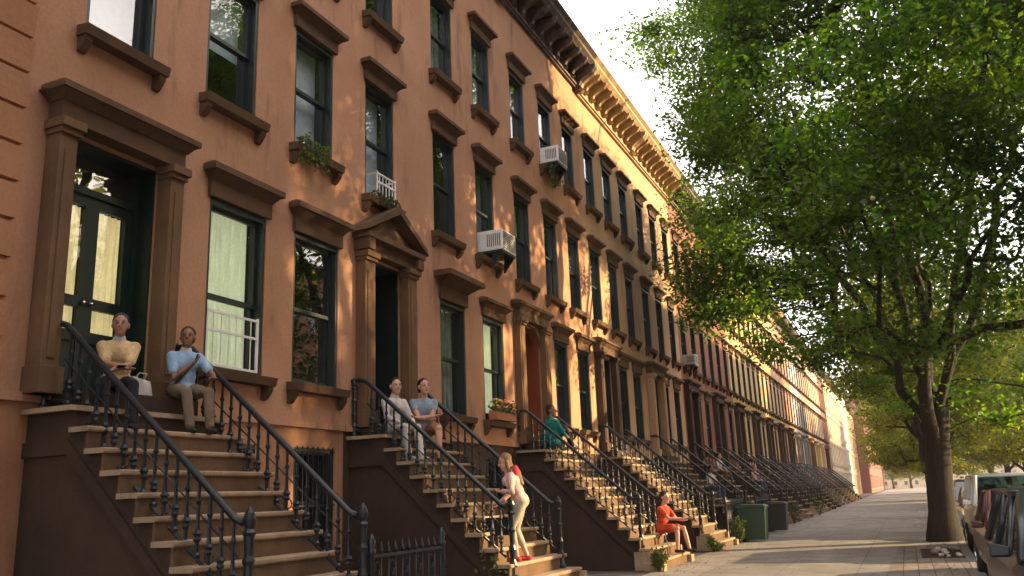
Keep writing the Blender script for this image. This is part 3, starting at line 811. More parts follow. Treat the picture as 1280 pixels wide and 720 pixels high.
# ------------------------------------------------------------------ far end of the street and the opposite side
Y = YEND
for i, (Wd, H, wl, lab) in enumerate([
    (30, 14.5, 'pale_cream', 'plain pale cream far building just after the row of stoops'),
    (14, 15.5, 'white_paint_stone', 'plain white far building between the cream and the tan ones'),
    (22, 14.2, 'tan_stucco', 'plain tan far building between the white and the red brick ones'),
    (120, 18.5, 'brick_red', 'long red brick building closing the left row in the distance'),
    ]):
    block('far_building', Y, Wd-.06, H, 0.2 if i < 3 else 1.8, lab, wl, 'building', 'distant buildings on the left', rows=4, step=2.6 if i < 3 else 4.0)
    Y += Wd
XO = 26.0  # gap after the first block is put in to let the sun through
for i, (y0, Wd, H, wl, lab) in enumerate([
    (-14, 37.6, 24.5, 'brick_red', 'tall unseen red brick block across the road, added to shade the salmon houses'),  # out of view, added for the shade it casts
    (42, 22, 16.8, 'rust_stucco', 'unseen rust brown building across the road, sized to shade the tan houses'),  # out of view; height and depth set for its shade
    (64.1, 20, 14.0, 'cream_stone', 'cream row building across the road'),
    (120, 40, 15, 'brick_red', 'red brick building across the road in the far distance')]):
    block('opposite_building', y0, Wd, H, XO, lab, wl, 'building', 'buildings across the road', rows=7 if H > 20 else 4, face=-1, depth=6)

# ------------------------------------------------------------------ trees
def tree_meshes(seed, crown, radii, nclu, nleaf, trunk_r, split_z, leaf_size, clus_r=.95, leafmat='leaf', gap=.0, skip=None, limbs=5, lean=(0, 0), low=-.8, extra=None):
    """skeleton grown towards leaf clusters spread through an uneven crown; radii from the pipe model. crown: centre relative to the foot"""
    rg = np.random.default_rng(seed)
    C = np.array(crown, float); Rr = np.array(radii, float)
    pts = []
    off = rg.uniform(0, 50, 3)
    tries = 0
    while len(pts) < nclu and tries < nclu*60:
        tries += 1
        d = rg.normal(size=3); d /= np.linalg.norm(d)
        r = rg.uniform(.18, 1.0)**(1/2.2)
        p = C + d*Rr*r
        if d[2] < 0: p[:2] = C[:2]+(p[:2]-C[:2])*(1+.3*min(1, -d[2]*2.2))
        if p[2] < C[2]+Rr[2]*low: continue
        nz = noise.noise(Vector((p*.33+off).tolist()))
        rim = noise.noise(Vector((d*1.9+off).tolist()))
        if nz < gap: continue
        if r > .80+.30*rim: continue
        if skip and skip(p): continue
        if pts and min(np.sum((np.array(pts)-p)**2, 1)) < (clus_r*.45)**2: continue
        pts.append(p)
    for ex in extra or []:
        for i in range(ex[0]):
            p = np.array([rg.uniform(*ex[1]), rg.uniform(*ex[2]), rg.uniform(*ex[3])])
            if skip(p) or noise.noise(Vector((p*.4+off).tolist())) < -.15: continue
            pts.append(p)
    pts = sorted(pts, key=lambda q: float(np.hypot(q[0]-lean[0], q[1]-lean[1])*1.0+abs(q[2]-split_z)*.6))
    nodes = [np.zeros(3)]; par = [-1]; ndist = [0.]
    nt_ = max(4, int(split_z/.6))
    for i in range(1, nt_+1):
        t = i/nt_
        nodes.append(np.array([lean[0]*t+.06*math.sin(3*t+seed), lean[1]*t+.05*math.sin(4*t), split_z*t])); par.append(len(nodes)-2); ndist.append(ndist[-1]+split_z/nt_)
    # main limbs
    top = len(nodes)-1
    for k in range(limbs):
        a = 2*PI*k/limbs + rg.uniform(-.3, .3)+seed
        tgt = C + np.array([math.cos(a)*Rr[0]*.45, math.sin(a)*Rr[1]*.45, Rr[2]*rg.uniform(-.1, .35)])
        if k == 0: tgt = C + np.array([0, 0, Rr[2]*.55])
        cur = top - (k % 3 if k else 0); p0 = nodes[cur]
        n = int(np.linalg.norm(tgt-p0)/.8)
        for j in range(1, n+1):
            t = j/n
            q = p0 + (tgt-p0)*t; q[2] += -0.35*math.sin(PI*t) if k else 0
            q = q + rg.normal(size=3)*.10
            nodes.append(q); par.append(cur); ndist.append(ndist[cur]+.8); cur = len(nodes)-1
    arr = np.zeros((len(nodes)+(nclu+400)*14, 3)); arr[:len(nodes)] = nodes; dist = np.zeros(len(arr)); dist[:len(nodes)] = ndist; cnt = len(nodes)
    par = par+[0]*(len(arr)-cnt)
    load = np.zeros(len(arr))
    for p in pts:
        lo = nt_
        dd = np.linalg.norm(arr[lo:cnt]-p, axis=1) + dist[lo:cnt]*.16 + np.maximum(0, arr[lo:cnt, 2]-p[2])*.7
        b = lo+int(np.argmin(dd)); p0 = arr[b].copy(); L = np.linalg.norm(p-p0); n = min(12, max(1, int(L/.6))); cur = b
        for j in range(1, n+1):
            t = j/n; q = p0+(p-p0)*t; q[2] += .10*L*math.sin(PI*t)
            if j < n: q = q+rg.normal(size=3)*.06
            arr[cnt] = q; par[cnt] = cur; dist[cnt] = dist[cur]+L/n; cur = cnt; cnt += 1
            if cnt >= len(arr)-1: break
        load[cur] += 1
    for i in range(cnt-1, 0, -1): load[par[i]] += load[i]
    rad = trunk_r*(np.maximum(load[:cnt], .15)/load[0])**.46
    rad = np.minimum(rad, trunk_r)
    for i in range(nt_+1): rad[i] = trunk_r*(1.12-.18*i/nt_)
    zf = np.clip(1-arr[:cnt, 2]/.9, 0, 1); base = np.arange(cnt) <= 2
    mb = MB()
    vs, fs = [], []
    for i in range(1, cnt):
        a, b = arr[par[i]], arr[i]; ra, rb = rad[par[i]], rad[i]
        if par[i] > nt_: ra = min(ra, rb*1.35)
        elif i > nt_: ra = min(ra*.75, rb*1.5)
        if i == 1: ra = trunk_r*1.55
        n = 10 if ra > .15 else (6 if ra > .04 else 4)
        d = b-a; L = np.linalg.norm(d)
        if L < 1e-5: continue
        d /= L; u = np.cross(d, [0.3, .9, .1]); u /= np.linalg.norm(u); v = np.cross(d, u)
        th = np.arange(n)*2*PI/n
        ring = np.cos(th)[:, None]*u+np.sin(th)[:, None]*v
        wob = 1+.10*np.sin(th*3+seed)[:, None] if ra > .15 else 1
        o = len(vs)
        vs += list(a-d*ra*.15+ring*ra*wob)+list(b+d*rb*.25+ring*rb*wob)
        fs += [(o+k, o+(k+1) % n, o+n+(k+1) % n, o+n+k) for k in range(n)]
    # join the trunk smoothly: rings share positions closely enough to read as one stem
    wood = bpy.data.meshes.new('branches'); wood.from_pydata([tuple(v) for v in vs], [], fs); wood.materials.append(M['bark'])
    wood.polygons.foreach_set('use_smooth', [True]*len(fs)); wood.update()
    # leaves: five-point kinked blades
    P = np.array(pts); K = len(P); tot = K*nleaf
    cid = np.repeat(np.arange(K), nleaf)
    dirs = rg.normal(size=(tot, 3)); dirs /= np.linalg.norm(dirs, axis=1)[:, None]
    rr = rg.uniform(0, 1, tot)**(1/2.4)
    sz = clus_r*(1+.35*rg.normal(size=K))[cid][:, None]
    pos = P[cid]+dirs*rr[:, None]*sz*np.array([1.15, 1.15, .55])
    nrm = rg.normal(size=(tot, 3))*.75+np.array([0, 0, 1.0]); nrm /= np.linalg.norm(nrm, axis=1)[:, None]
    ax = rg.normal(size=(tot, 3)); ax -= nrm*np.sum(ax*nrm, 1)[:, None]; ax /= np.linalg.norm(ax, axis=1)[:, None]
    bx = np.cross(nrm, ax)
    s = leaf_size*rg.uniform(.6, 1.25, tot)[:, None]
    v0 = pos-ax*s*.5; v1 = pos+bx*s*.36-nrm*s*.08; v2 = pos+ax*s*.62-nrm*s*.12; v3 = pos-bx*s*.36-nrm*s*.08
    V = np.stack([v0, v1, v2, v3], 1).reshape(-1, 3)
    me = bpy.data.meshes.new('leaves'); me.vertices.add(tot*4); me.vertices.foreach_set('co', V.astype(np.float32).ravel())
    me.loops.add(tot*4); me.loops.foreach_set('vertex_index', np.arange(tot*4, dtype=np.int32))
    me.polygons.add(tot); me.polygons.foreach_set('loop_start', np.arange(tot, dtype=np.int32)*4)
    try: me.polygons.foreach_set('loop_total', np.full(tot, 4, dtype=np.int32))
    except Exception: pass
    me.materials.append(M[leafmat]); me.update(calc_edges=True)
    return wood, me

def place_tree(name, loc, meshes, label, group='street trees', rz=0, sc=1.0, leafmat=None):
    r = empty(name, loc, rz); r.scale = (sc, sc, sc); tag(r, label, 'tree', group)
    link('trunk', meshes[0], r); link('crown', meshes[1], r)
    return r

_hr = random.Random(4)
def sunhole(p):
    # clusters left out along the sun's path so light reaches fronts and cornice
    x, y, z = p[0]+8.47, p[1]+26, p[2]
    yf, zf = y-x*math.tan(R(SUN_AZ)), z-x*math.tan(R(SUN_EL))/math.cos(R(SUN_AZ))
    if yf > 20.5 and 12.2 < zf < 15.4: return True
    return 15.6 < yf < 26.2 and -.2 < zf < 8.6 and noise.noise(Vector((yf*.55, zf*.4, x*.05))) < .34
main = tree_meshes(3, (.0, -.4, 12.0), (9.4, 9.2, 11.2), 1400, 260, .315, 3.4, .132, clus_r=.95, gap=-.22, limbs=7, lean=(.30, 0), extra=[(190, (-8.4, -2.5), (1.5, 8.5), (8.3, 15.0)), (110, (-3.6, 5.5), (-.5, 8.5), (3.9, 6.8))], low=-.80,
                   skip=lambda p: sunhole(p) or p[0] < -5.3-(.22 if p[1] < 0 else .5)*p[1]-max(0, p[2]-13)*.55 or (p[0] < -1.2 and p[2] < 3.0+(-p[0]-1.2)*.75) or (abs(p[0]) < 1.1 and p[2] < 3.5) or (p[0] > 4 and p[2] < 3.8) or (p[0] < -6.9 and p[2] > 9.6 and p[2] < 11.6))
place_tree('street_tree', (8.47, 26, -.02), main, 'big street tree with dark trunk by the sidewalk, crown filling the upper right')
second = tree_meshes(11, (0, 0, 9.5), (5.2, 5.6, 5.5), 260, 150, .26, 3.8, .16, gap=-.25)
far_l = tree_meshes(5, (0, 0, 8.6), (4.6, 4.8, 4.6), 200, 110, .24, 3.6, .19, gap=-.25, leafmat='leaf_far')
low = tree_meshes(21, (0, 0, 6.2), (5.2, 5.4, 5.2), 260, 110, .24, 2.4, .21, gap=-.3, leafmat='leaf_far', low=-.85)
place_tree('street_tree', (8.55, 1.8-9, 0), second, 'unseen street tree added behind the viewer to shade the near houses', rz=1.0, sc=1.25)  # out of frame, put in for its shade
NB = ['just behind the big dark trunk', 'second beyond the big trunk on the near kerb', 'third beyond the big trunk on the near kerb', 'fourth beyond the big trunk on the near kerb', 'fifth beyond the big trunk, far down the near kerb', 'last on the near kerb in the distance']
for i, (y, rz, s) in enumerate([(43, .3, .95), (57, 2.1, 1.0), (70, 4.0, 1.0), (86, 1.2, 1.1), (106, 2.6, 1.15), (140, .6, 1.3)]):
    place_tree('street_tree', (KX(y)-.15, y, 0), far_l if y < 80 else low, 'yellow green street tree '+NB[i], rz=rz, sc=s)
OB = ['opposite the nearest house', 'out of view, added by the gap to shade the near fronts', 'first after the gap in the row', 'second after the gap in the row', 'third after the gap in the row', 'whose crown hangs over the right edge', 'behind the parked van', 'small and pale at the far right', 'farthest on the right side', 'at the very end of the street on the right']
for i, (y, rz, s) in enumerate([(-4, .5, 1.3), (22.3, 2.5, 1.5), (52, 1.5, 1.1), (64, 3.1, 1.25), (76, 5.0, 1.35), (89, .2, 1.35), (103, 2, 1.35), (120, 4, 1.4), (145, 1, 1.6), (180, 5, 1.8)]):  # second tree is an added sun blocker, out of view
    place_tree('street_tree', (KX(y)+10.4, y, 0), far_l if y < 80 else low, 'tree across the road '+OB[i], rz=rz, sc=s)
for i, (x, y, s, lab) in enumerate([(4, 300, 1.25, 'left one of the trees closing the street'), (9, 285, 1.3, 'middle one of the trees closing the street'), (26, 290, 1.5, 'right one of the trees closing the street')]):
    place_tree('street_tree', (x, y, 0), low, lab, rz=i, sc=s)

er = block('end_building', 0, 60, 11, 0, 'pale building across the far end of the street', 'pale_cream', 'building', None, rows=4, step=3.2)
er.location = (34, 335, 0); er.rotation_euler = (0, 0, -PI/2)
er.location = (-14, 335, 0)

# ------------------------------------------------------------------ small things on and by the fronts
def aircon(loc, label, s=1.0):
    r = empty('air_conditioner', loc); r.scale = (s, s, s); tag(r, label, 'air conditioner', 'window air conditioners')
    b = MB(); b.box(-.15, .42, -.33, .33, 0, .42); b.obj('case', M['white_metal'], r, bevel=.012)
    g = MB()
    for i in range(9): g.box(.421, .43, -.29, .29, .04+.04*i, .06+.04*i)
    for sd_ in (-1, 1):
        for i in range(7): g.box(.08+.045*i, .10+.045*i, sd_*.331, sd_*.338, .08, .34)
    g.obj('vent_slats', M['grille_dark'], r)
    k = MB(); k.box(-.02, .40, -.34, .34, -.05, -.003)
    for sd_ in (-.28, .28): k.prism_y([(.18, -.051), (.40, -.051), (.19, -.34), (.16, -.34)], sd_-.02, sd_+.02)
    k.obj('support_bracket', M['dark_paint'], r)
    return r
aircon((.05, 16.62, 6.72), 'white box air conditioner hanging from the middle storey window beside a wall bracket', 1.08)
aircon((.05, 20.45, 10.12), 'white air conditioner in a top storey window with yellow plants beneath', 1.05)
aircon((.05, 35.7, 6.6), 'small far air conditioner on the first dark red house', 1.0)

def guard(loc, w, h, d, label, nb=7):
    r = empty('window_guard', loc); tag(r, label, 'window guard', 'white window guards')
    f = MB()
    for z in (0, h-.03, h*.62): f.box(0, .025, -w/2, w/2, z, z+.03)
    for y in (-w/2, w/2-.03):
        f.box(0, .03, y, y+.03, 0, h+.02)
        if d: f.box(-d, 0, y, y+.02, h-.03, h); f.box(-d, 0, y, y+.02, 0, .03)
    f.obj('guard_frame', M['white_metal'], r)
    b = MB()
    for i in range(nb): y = -w/2+w*(i+1)/(nb+1); b.cyl((.012, y, 0), (.012, y, h-.02), .009, n=5)
    b.obj('guard_bars', M['white_metal'], r)
guard((-.05, 8.7, 3.27), .98, .72, 0, 'white metal guard across the lower half of the curtained parlour window', 6)
guard((.04, 12.32, 6.63), .62, .48, .2, 'small white guard standing on the sill above the triangular pediment', 5)

def leafy(n, cx_, ry, seed, size=.07, mat='ivy', zr=(0, .3)):
    rg = random.Random(seed); mb = MB()
    for i in range(n):
        p = Vector((rg.gauss(cx_[0], cx_[1]), rg.uniform(-ry, ry), zr[0]+(zr[1]-zr[0])*rg.random()**1.4))
        a = Vector((rg.gauss(0, 1), rg.gauss(0, 1), rg.gauss(0, 1))).normalized(); b = a.orthogonal().normalized(); s = size*rg.uniform(.6, 1.3)
        c = a.cross(b)
        mb.quad(p-a*s*.5, p+b*s*.33+c*s*.08, p+a*s*.6, p-b*s*.33+c*s*.08)
    return mb
def trail(loc, label, seed, ry=.5, dz=-.38, n=260):
    r = empty('trailing_plant', loc); tag(r, label, 'plant', 'plants on sills')
    leafy(n, (.14, .05), ry, seed, .075, 'ivy', (.06, dz)).obj('leaves', M['ivy'], r)
    s = MB(); rg = random.Random(seed)
    for i in range(9):
        y = rg.uniform(-ry, ry); s.tube([(.05, y, .02), (.17, y+.03, .05), (.2, y+.05, dz*.4), (.19, y+.02, dz*rg.uniform(.6, 1))], .006, 4)
    s.obj('stems', M['soil'], r)
trail((.06, 10.05, 6.82), 'green ivy trailing over the sill of the nearest middle storey window row', 4, .33, -.34, 200)
trail((.06, 12.1, 6.58), 'thin moss green plant on the sill above the triangular pediment', 9, .42, -.12, 120)
trail((.10, 20.4, 9.98), 'yellowish plant hanging beneath the top storey air conditioner', 14, .36, -.42, 200)
trail((.06, 33.6, 10.0), 'dark plant spilling from a top window of the tan house', 15, .4, -.6, 160)
# flower box on the sill of the second parlour window of the pedimented house
fb_ = empty('flower_box', (.07, 16.72, 3.10)); tag(fb_, 'window box of pink and yellow flowers on a low sill', 'flower box')
b = MB(); b.box(0, .18, -.5, .5, .0, .17); b.obj('box', M['terracotta'], fb_)
leafy(260, (.10, .07), .5, 6, .08, 'ivy', (.15, .38)).obj('leaves', M['ivy'], fb_)
for nm, mt, sd_ in (('pink_blossoms', 'flower_pink', 3), ('yellow_blossoms', 'flower_yellow', 8)):
    rg = random.Random(sd_); f = MB()
    for i in range(26): f.ball((.12+rg.uniform(-.06, .08), rg.uniform(-.48, .48), .24+rg.uniform(0, .2)), (.032, .032, .022), 6, 4)
    f.obj(nm, M[mt], fb_)

# iron fences along the areaways
def fence(y0, y1, label, x=2.92, h=1.18):
    r = empty('iron_fence', (x, y0, 0)); tag(r, label, 'fence', 'iron fences before the areaways')
    L = y1-y0; m_ = MB()
    m_.box(-.02, .02, 0, L, h-.07, h-.04); m_.box(-.015, .015, 0, L, .16, .19); m_.box(-.012, .012, 0, L, .62, .64)
    m_.obj('fence_rail', M['iron'], r)
    p = MB(); n = int(L/.13)
    for i in range(n):
        y = (i+.5)*L/n
        p.tube([(0, y, .02), (0, y, h-.07)], .011, 5); p.lathe([(.02, 0), (.024, .03), (.002, .13)], (0, y, h-.04), 5)
        if i % 2 == 0:
            p.tube([(0, y+.065+.05*math.cos(q), .40+.10*math.sin(q)) for q in [j*PI/4 for j in range(9)]], .008, 4)
            p.tube([(0, y+.065+.045*math.cos(q), .85+.08*math.sin(q)) for q in [j*PI/4 for j in range(9)]], .008, 4)
    p.obj('ironwork', M['iron'], r, smooth=True)
    for y in (.03, L-.03):
        q = MB(); q.lathe([(.05, 0), (.05, .1), (.035, .14), (.035, h-.04), (.05, h), (.03, h+.03), (.045, h+.09), (.01, h+.17)], (0, y, 0), 8); q.obj('fence_post', M['iron'], r, smooth=True)
fence(7.75, 9.3, 'short iron fence between the nearest stoop and the stoop below the pediment', 2.7, 1.04)
fence(25.85, 28.8, 'iron fence behind the green bin')
fence(31.4, 34.5, 'iron fence just beyond the green bin')

def bin_(loc, label, mat, w=.62, d=.7, h=1.08, rz=0):
    r = empty('wheeled_bin', loc, rz); tag(r, label, 'bin', 'bins on the sidewalk')
    b = MB(); b.hexa([(-d*.42, -w*.42, .06), (d*.42, -w*.42, .06), (d*.42, w*.42, .06), (-d*.42, w*.42, .06)], [(-d/2, -w/2, h-.08), (d/2, -w/2, h-.08), (d/2, w/2, h-.08), (-d/2, w/2, h-.08)])
    b.box(-d/2-.02, d/2+.02, -w/2-.02, w/2+.02, h-.13, h-.085); b.obj('bin_body', M[mat], r, bevel=.015)
    l = MB(); l.hexa([(-d/2-.03, -w/2-.03, h-.08), (d/2+.03, -w/2-.03, h-.08), (d/2+.03, w/2+.03, h-.08), (-d/2-.03, w/2+.03, h-.08)], [(-d/2+.05, -w/2+.03, h), (d/2-.05, -w/2+.03, h-.03), (d/2-.05, w/2-.03, h-.03), (-d/2+.05, w/2-.03, h)])
    l.obj('lid', M[mat], r, bevel=.01)
    for s in (-1, 1):
        q = MB(); q.cyl((-d*.36, s*(w*.42-.01), .09), (-d*.36, s*(w*.42+.05), .09), .09, n=14); q.obj('wheel', M['rubber'], r)
    hb = MB(); hb.tube([(-d/2-.02, -w*.4, h-.1), (-d/2-.08, -w*.4, h-.08), (-d/2-.08, w*.4, h-.08), (-d/2-.02, w*.4, h-.1)], .014, 6); hb.obj('handle', M[mat], r)
bin_((3.45, 27.3, 0), 'green wheeled bin, the nearest one on the sidewalk', 'bin_green', .72, .8, 1.08)
bin_((3.4, 33.0, 0), 'dark bin by itself farther along the sidewalk', 'bin_black', .62, .7, 1.05)

def shrub(loc, label, seed, h=.6, r_=.22):
    r = empty('small_shrub', loc); tag(r, label, 'shrub', 'small plants at the foot of the fences')
    rg = random.Random(seed); s = MB(); m_ = MB()
    for i in range(14):
        a = rg.uniform(0, 6.28); q = rg.uniform(.3, 1)*r_; t = Vector((q*math.cos(a), q*math.sin(a), h*rg.uniform(.5, 1)))
        s.tube([(0, 0, 0), t*.5+Vector((0, 0, .08)), t], .006, 4)
        for k in range(22):
            f = rg.uniform(.3, 1.05); p = t*f+Vector((rg.gauss(0, .04), rg.gauss(0, .04), rg.gauss(0, .04)))
            a_ = Vector((rg.gauss(0, 1), rg.gauss(0, 1), rg.gauss(0, 1))).normalized(); b_ = a_.orthogonal().normalized(); z_ = .08*rg.uniform(.6, 1.2)
            m_.quad(p-a_*z_*.5, p+b_*z_*.3, p+a_*z_*.6, p-b_*z_*.3)
    s.obj('stems', M['soil'], r); m_.obj('leaves', M['ivy'], r)
shrub((3.12, 17.3, 0), 'little green plant at a fence post before the teal shirted person', 2, .55)
shrub((3.2, 26.2, 0), 'leafy plant just in front of the green bin', 3, .8)
shrub((3.15, 22.9, 0), 'low plant between the red shirted person and the green bin', 5, .35)
shrub((3.15, 9.8, 0), 'dark climbing plant beside the end of the short fence', 7, .9, .3)
shrub((3.2, 39.5, 0), 'plant in front of the dark red houses', 8, 1.0, .4)
shrub((3.3, 50.4, 0), 'bushy plant before the banded cream houses', 9, 1.2, .5)
shrub((3.3, 62, 0), 'bushy plant farther down before the cream houses', 10, 1.3, .6)

# tree pit with stones
pit = MB(); pit.box(KX(22)-.85, KX(22)-.05, 20.2, 23.0, -.05, .009); tag(pit.obj('tree_pit', M['soil']), 'bare soil tree pit at the kerb', None, None, 'structure')
rg = random.Random(5)
for i in range(14):
    s = rg.uniform(.05, .12); m_ = MB(); m_.ball((0, 0, 0), (s, s*rg.uniform(.7, 1.2), s*.6), 7, 5)
    m_.v = [(x+rg.uniform(-.012, .012), y+rg.uniform(-.012, .012), z) for x, y, z in m_.v]
    o = m_.obj('stone', M['white_paint_stone'] if i % 3 else M['grey_stone'], None, (KX(22)-.12-rg.random()*.6, 20.3+rg.random()*2.4, .01+s*.5), rg.uniform(0, 3), smooth=True)
    tag(o, 'pale loose stone lying in the tree pit at the kerb', 'stone', 'pale stones in the tree pit')
# fallen leaves: countless
m_ = MB()
for i in range(1500):
    y = 12+rg.random()**1.5*60; x = 3.1+rg.random()*(KX(y)-3.3) if rg.random() < .35 else (3.15+abs(rg.gauss(0, .35)) if rg.random() < .6 else KX(y)-.2-abs(rg.gauss(0, .5)))
    a = rg.uniform(0, 6.28); s = rg.uniform(.02, .05)
    m_.quad((x+s*math.cos(a), y+s*math.sin(a), .014), (x-s*.6*math.sin(a), y+s*.6*math.cos(a), .022), (x-s*math.cos(a), y-s*math.sin(a), .014), (x+s*.6*math.sin(a), y-s*.6*math.cos(a), .018))
M['dry_leaf'] = plain('dry_leaf', (.22, .12, .03), .8)
tag(m_.obj('fallen_leaves', M['dry_leaf']), kind='stuff')

# ------------------------------------------------------------------ parked cars (local +x is forward)
def car(loc, rz, label, paint, kind='car', L=4.6, Wd=1.82, H=1.5, name='parked_car'):
    r = empty(name, loc, rz); tag(r, label, 'car' if kind != 'van' else 'van', 'vehicles parked along the kerb')
    pm = M[paint]; hw = Wd/2
    if kind == 'van': st = [(-L/2, .35, 1.0), (-L/2+.1, .3, 1.15), (L/2-1.0, .28, 1.12), (L/2-.12, .3, .95), (L/2, .38, .8)]; cab = (-L/2+.05, L/2-1.75, L/2-.9, L/2-1.0)
    elif kind == 'suv': st = [(-L/2, .4, .85), (-L/2+.1, .32, 1.02), (.7, .3, 1.04), (L/2-.35, .3, .98), (L/2-.05, .34, .84), (L/2, .42, .7)]
    else: st = [(-L/2, .4, .75), (-L/2+.1, .32, .92), (-L/2+.9, .28, .96), (.8, .28, .94), (L/2-.4, .28, .82), (L/2-.05, .34, .70), (L/2, .4, .58)]
    # lower body: ring of points per station
    mb = MB(); n = 12; rings = []
    xs = []
    for (x, zb, zt) in st:
        tap = .90 if abs(abs(x)-L/2) < .02 else (.96 if abs(abs(x)-L/2) < .2 else 1)
        w_ = hw*tap; h_ = zt-zb
        rings.append([(x, -w_*.86, zb), (x, -w_*.97, zb+h_*.18), (x, -w_, zb+h_*.5), (x, -w_*.97, zb+h_*.82), (x, -w_*.88, zt-.01), (x, -w_*.5, zt+.025), (x, w_*.5, zt+.025), (x, w_*.88, zt-.01), (x, w_*.97, zb+h_*.82), (x, w_, zb+h_*.5), (x, w_*.97, zb+h_*.18), (x, w_*.86, zb)])
    vs_ = [p for q in rings for p in q]; fs_ = []
    for i in range(len(rings)-1): fs_ += [(i*n+k, (i+1)*n+k, (i+1)*n+(k+1) % n, i*n+(k+1) % n) for k in range(n)]
    fs_ += [tuple(range(n)), tuple(range(len(rings)*n-1, (len(rings)-1)*n-1, -1))]
    mb.add(vs_, fs_)
    body = mb.obj('body', pm, r, smooth=False, bevel=.03)
    zt = 1.0 if kind == 'suv' else (1.12 if kind == 'van' else .93)
    if kind == 'van': xa0, xa1, xb1, xb0 = -L/2+.06, -L/2+.12, L/2-1.75, L/2-1.05
    elif kind == 'suv': xa0, xa1, xb1, xb0 = -L/2+.12, -L/2+.5, .25, 1.0
    else: xa0, xa1, xb1, xb0 = -L/2+.75, -L/2+1.45, .15, 1.0
    wt = hw*.74; wb = hw*.90
    B = [(xa0, -wb, zt), (xb0, -wb, zt), (xb0, wb, zt), (xa0, wb, zt)]
    T = [(xa1, -wt, H-.05), (xb1, -wt, H-.05), (xb1, wt, H-.05), (xa1, wt, H-.05)]
    # roof and pillars
    cb = MB()
    T2 = [(xa1+.12, -wt+.1, H), (xb1-.12, -wt+.1, H), (xb1-.12, wt-.1, H), (xa1+.12, wt-.1, H)]
    cb.hexa(T, T2)
    def lerp(a, b, t): return tuple(a[i]+(b[i]-a[i])*t for i in range(3))
    def bar(p, q, w0=.05):
        p, q = Vector(p), Vector(q); cb.tube([p, q], w0, 6)
    for i in range(4): bar(B[i], T[i], .045)
    for i in range(4): bar(T[i], T[(i+1) % 4], .035)
    for t in ((.5,) if kind == 'car' else (.36, .68)):
        for (a, b, c, d) in ((B[0], B[1], T[0], T[1]), (B[3], B[2], T[3], T[2])): bar(lerp(a, b, t), lerp(c, d, t), .035)
    cb.obj('roof', pm, r, smooth=True)
    def pane(nm, a, b, c, d, ins=.03):
        g = MB(); g.quad(a, b, c, d); g.obj(nm, M['car_glass'], r)
    pane('windshield', B[1], B[2], T[2], T[1]); pane('rear_window', B[3], B[0], T[0], T[3])
    pane('side_window', B[0], B[1], T[1], T[0]); pane('side_window', B[2], B[3], T[3], T[2])
    ib = MB(); ib.box(xa0+.3, xb0-.5, -wb+.15, wb-.15, .5, zt-.02)
    for sx in (.15, -.9 if kind != 'van' else .1):
        for sy in (-.38, .38): ib.box(sx-.25+.0, sx-.1, sy-.22, sy+.22, zt-.05, zt+.28); ib.box(sx-.22, sx-.13, sy-.11, sy+.11, zt+.3, zt+.42)
    ib.obj('seats', M['rubber'], r)
    for sx in (-L/2+.85, L/2-.88):
        for s in (-1, 1):
            t = MB(); t.cyl((sx, s*(hw-.22), .33), (sx, s*(hw+.005), .33), .33, n=22); w_ = t.obj('wheel', M['rubber'], r, bevel=.02)
            q = MB(); q.cyl((sx, s*(hw+.006), .33), (sx, s*(hw+.02), .33), .19, n=16); q.obj('rim', M['chrome'], w_)
    for s in (-1, 1):
        z = .66 if kind == 'car' else .76
        h = MB(); h.box(L/2-.16, L/2+.004, s*hw*.48, s*hw*.86, z-.07, z+.07); h.obj('headlight', M['lamp_glass'], r, bevel=.02)
        h = MB(); h.box(-L/2-.006, -L/2+.10, s*hw*.55, s*hw*.87, z, z+.16); h.obj('tail_light', M['red_light'], r, bevel=.015)
        m_ = MB(); m_.hexa([(xb0-.28, s*(hw-.04), zt+.02), (xb0-.18, s*(hw-.04), zt+.02), (xb0-.16, s*(hw+.12), zt+.02), (xb0-.24, s*(hw+.12), zt+.02)], [(xb0-.28, s*(hw-.04), zt+.10), (xb0-.18, s*(hw-.04), zt+.10), (xb0-.16, s*(hw+.12), zt+.14), (xb0-.24, s*(hw+.12), zt+.14)])
        m_.obj('side_mirror', pm, r, bevel=.02)
    g = MB(); g.box(L/2-.02, L/2+.012, -hw*.42, hw*.42, .52, .62)
    for i in range(4): g.box(L/2, L/2+.02, -hw*.42, hw*.42, .54+.03*i, .545+.03*i)
    g.obj('grille', M['dark_paint'], r)
    p = MB(); p.box(L/2-.05, L/2+.06, -hw*.86, hw*.86, .30, .46); p.obj('bumper', pm, r, bevel=.04)
    p = MB(); p.box(-L/2-.06, -L/2+.05, -hw*.86, hw*.86, .34, .52); p.obj('bumper', pm, r, bevel=.04)
    return r
M['paint_black'] = plain('paint_black', (.010, .016, .018), .42, coat=.25)
M['paint_brown'] = plain('paint_brown', (.09, .045, .025), .3, coat=1)
M['paint_maroon'] = plain('paint_maroon', (.06, .014, .014), .4, coat=.3)
M['paint_silver'] = plain('paint_silver', (.42, .42, .42), .3, metallic=.6, coat=1)
M['paint_white'] = plain('paint_white', (.75, .75, .73), .3, coat=1)
def cx_(y, w): return KX(y)+.18+w/2
car((8.42+.93, 9.2, -.14), -PI/2, 'black estate car nearest the camera at the right edge, windshield towards the viewer', 'paint_black', 'suv', 4.7, 1.86, 1.56)
car((cx_(16, 1.8)-.1, 15.9, -.14), -PI/2, 'dark maroon car parked between the black car and the pale van', 'paint_maroon', 'car', 4.5, 1.78, 1.5)
car((cx_(23, 1.9), 22.6, -.14), -PI/2, 'white van parked behind the maroon car', 'paint_white', 'van', 5.0, 1.85, 1.78, 'parked_van')
car((cx_(30, 1.8), 29.3, -.14), -PI/2, 'silver car parked just past the big tree', 'paint_silver', 'car', 4.5, 1.78, 1.48)
car((cx_(36, 1.8), 35.6, -.14), -PI/2, 'brown car parked second past the big tree', 'paint_brown', 'suv', 4.6, 1.85, 1.7)
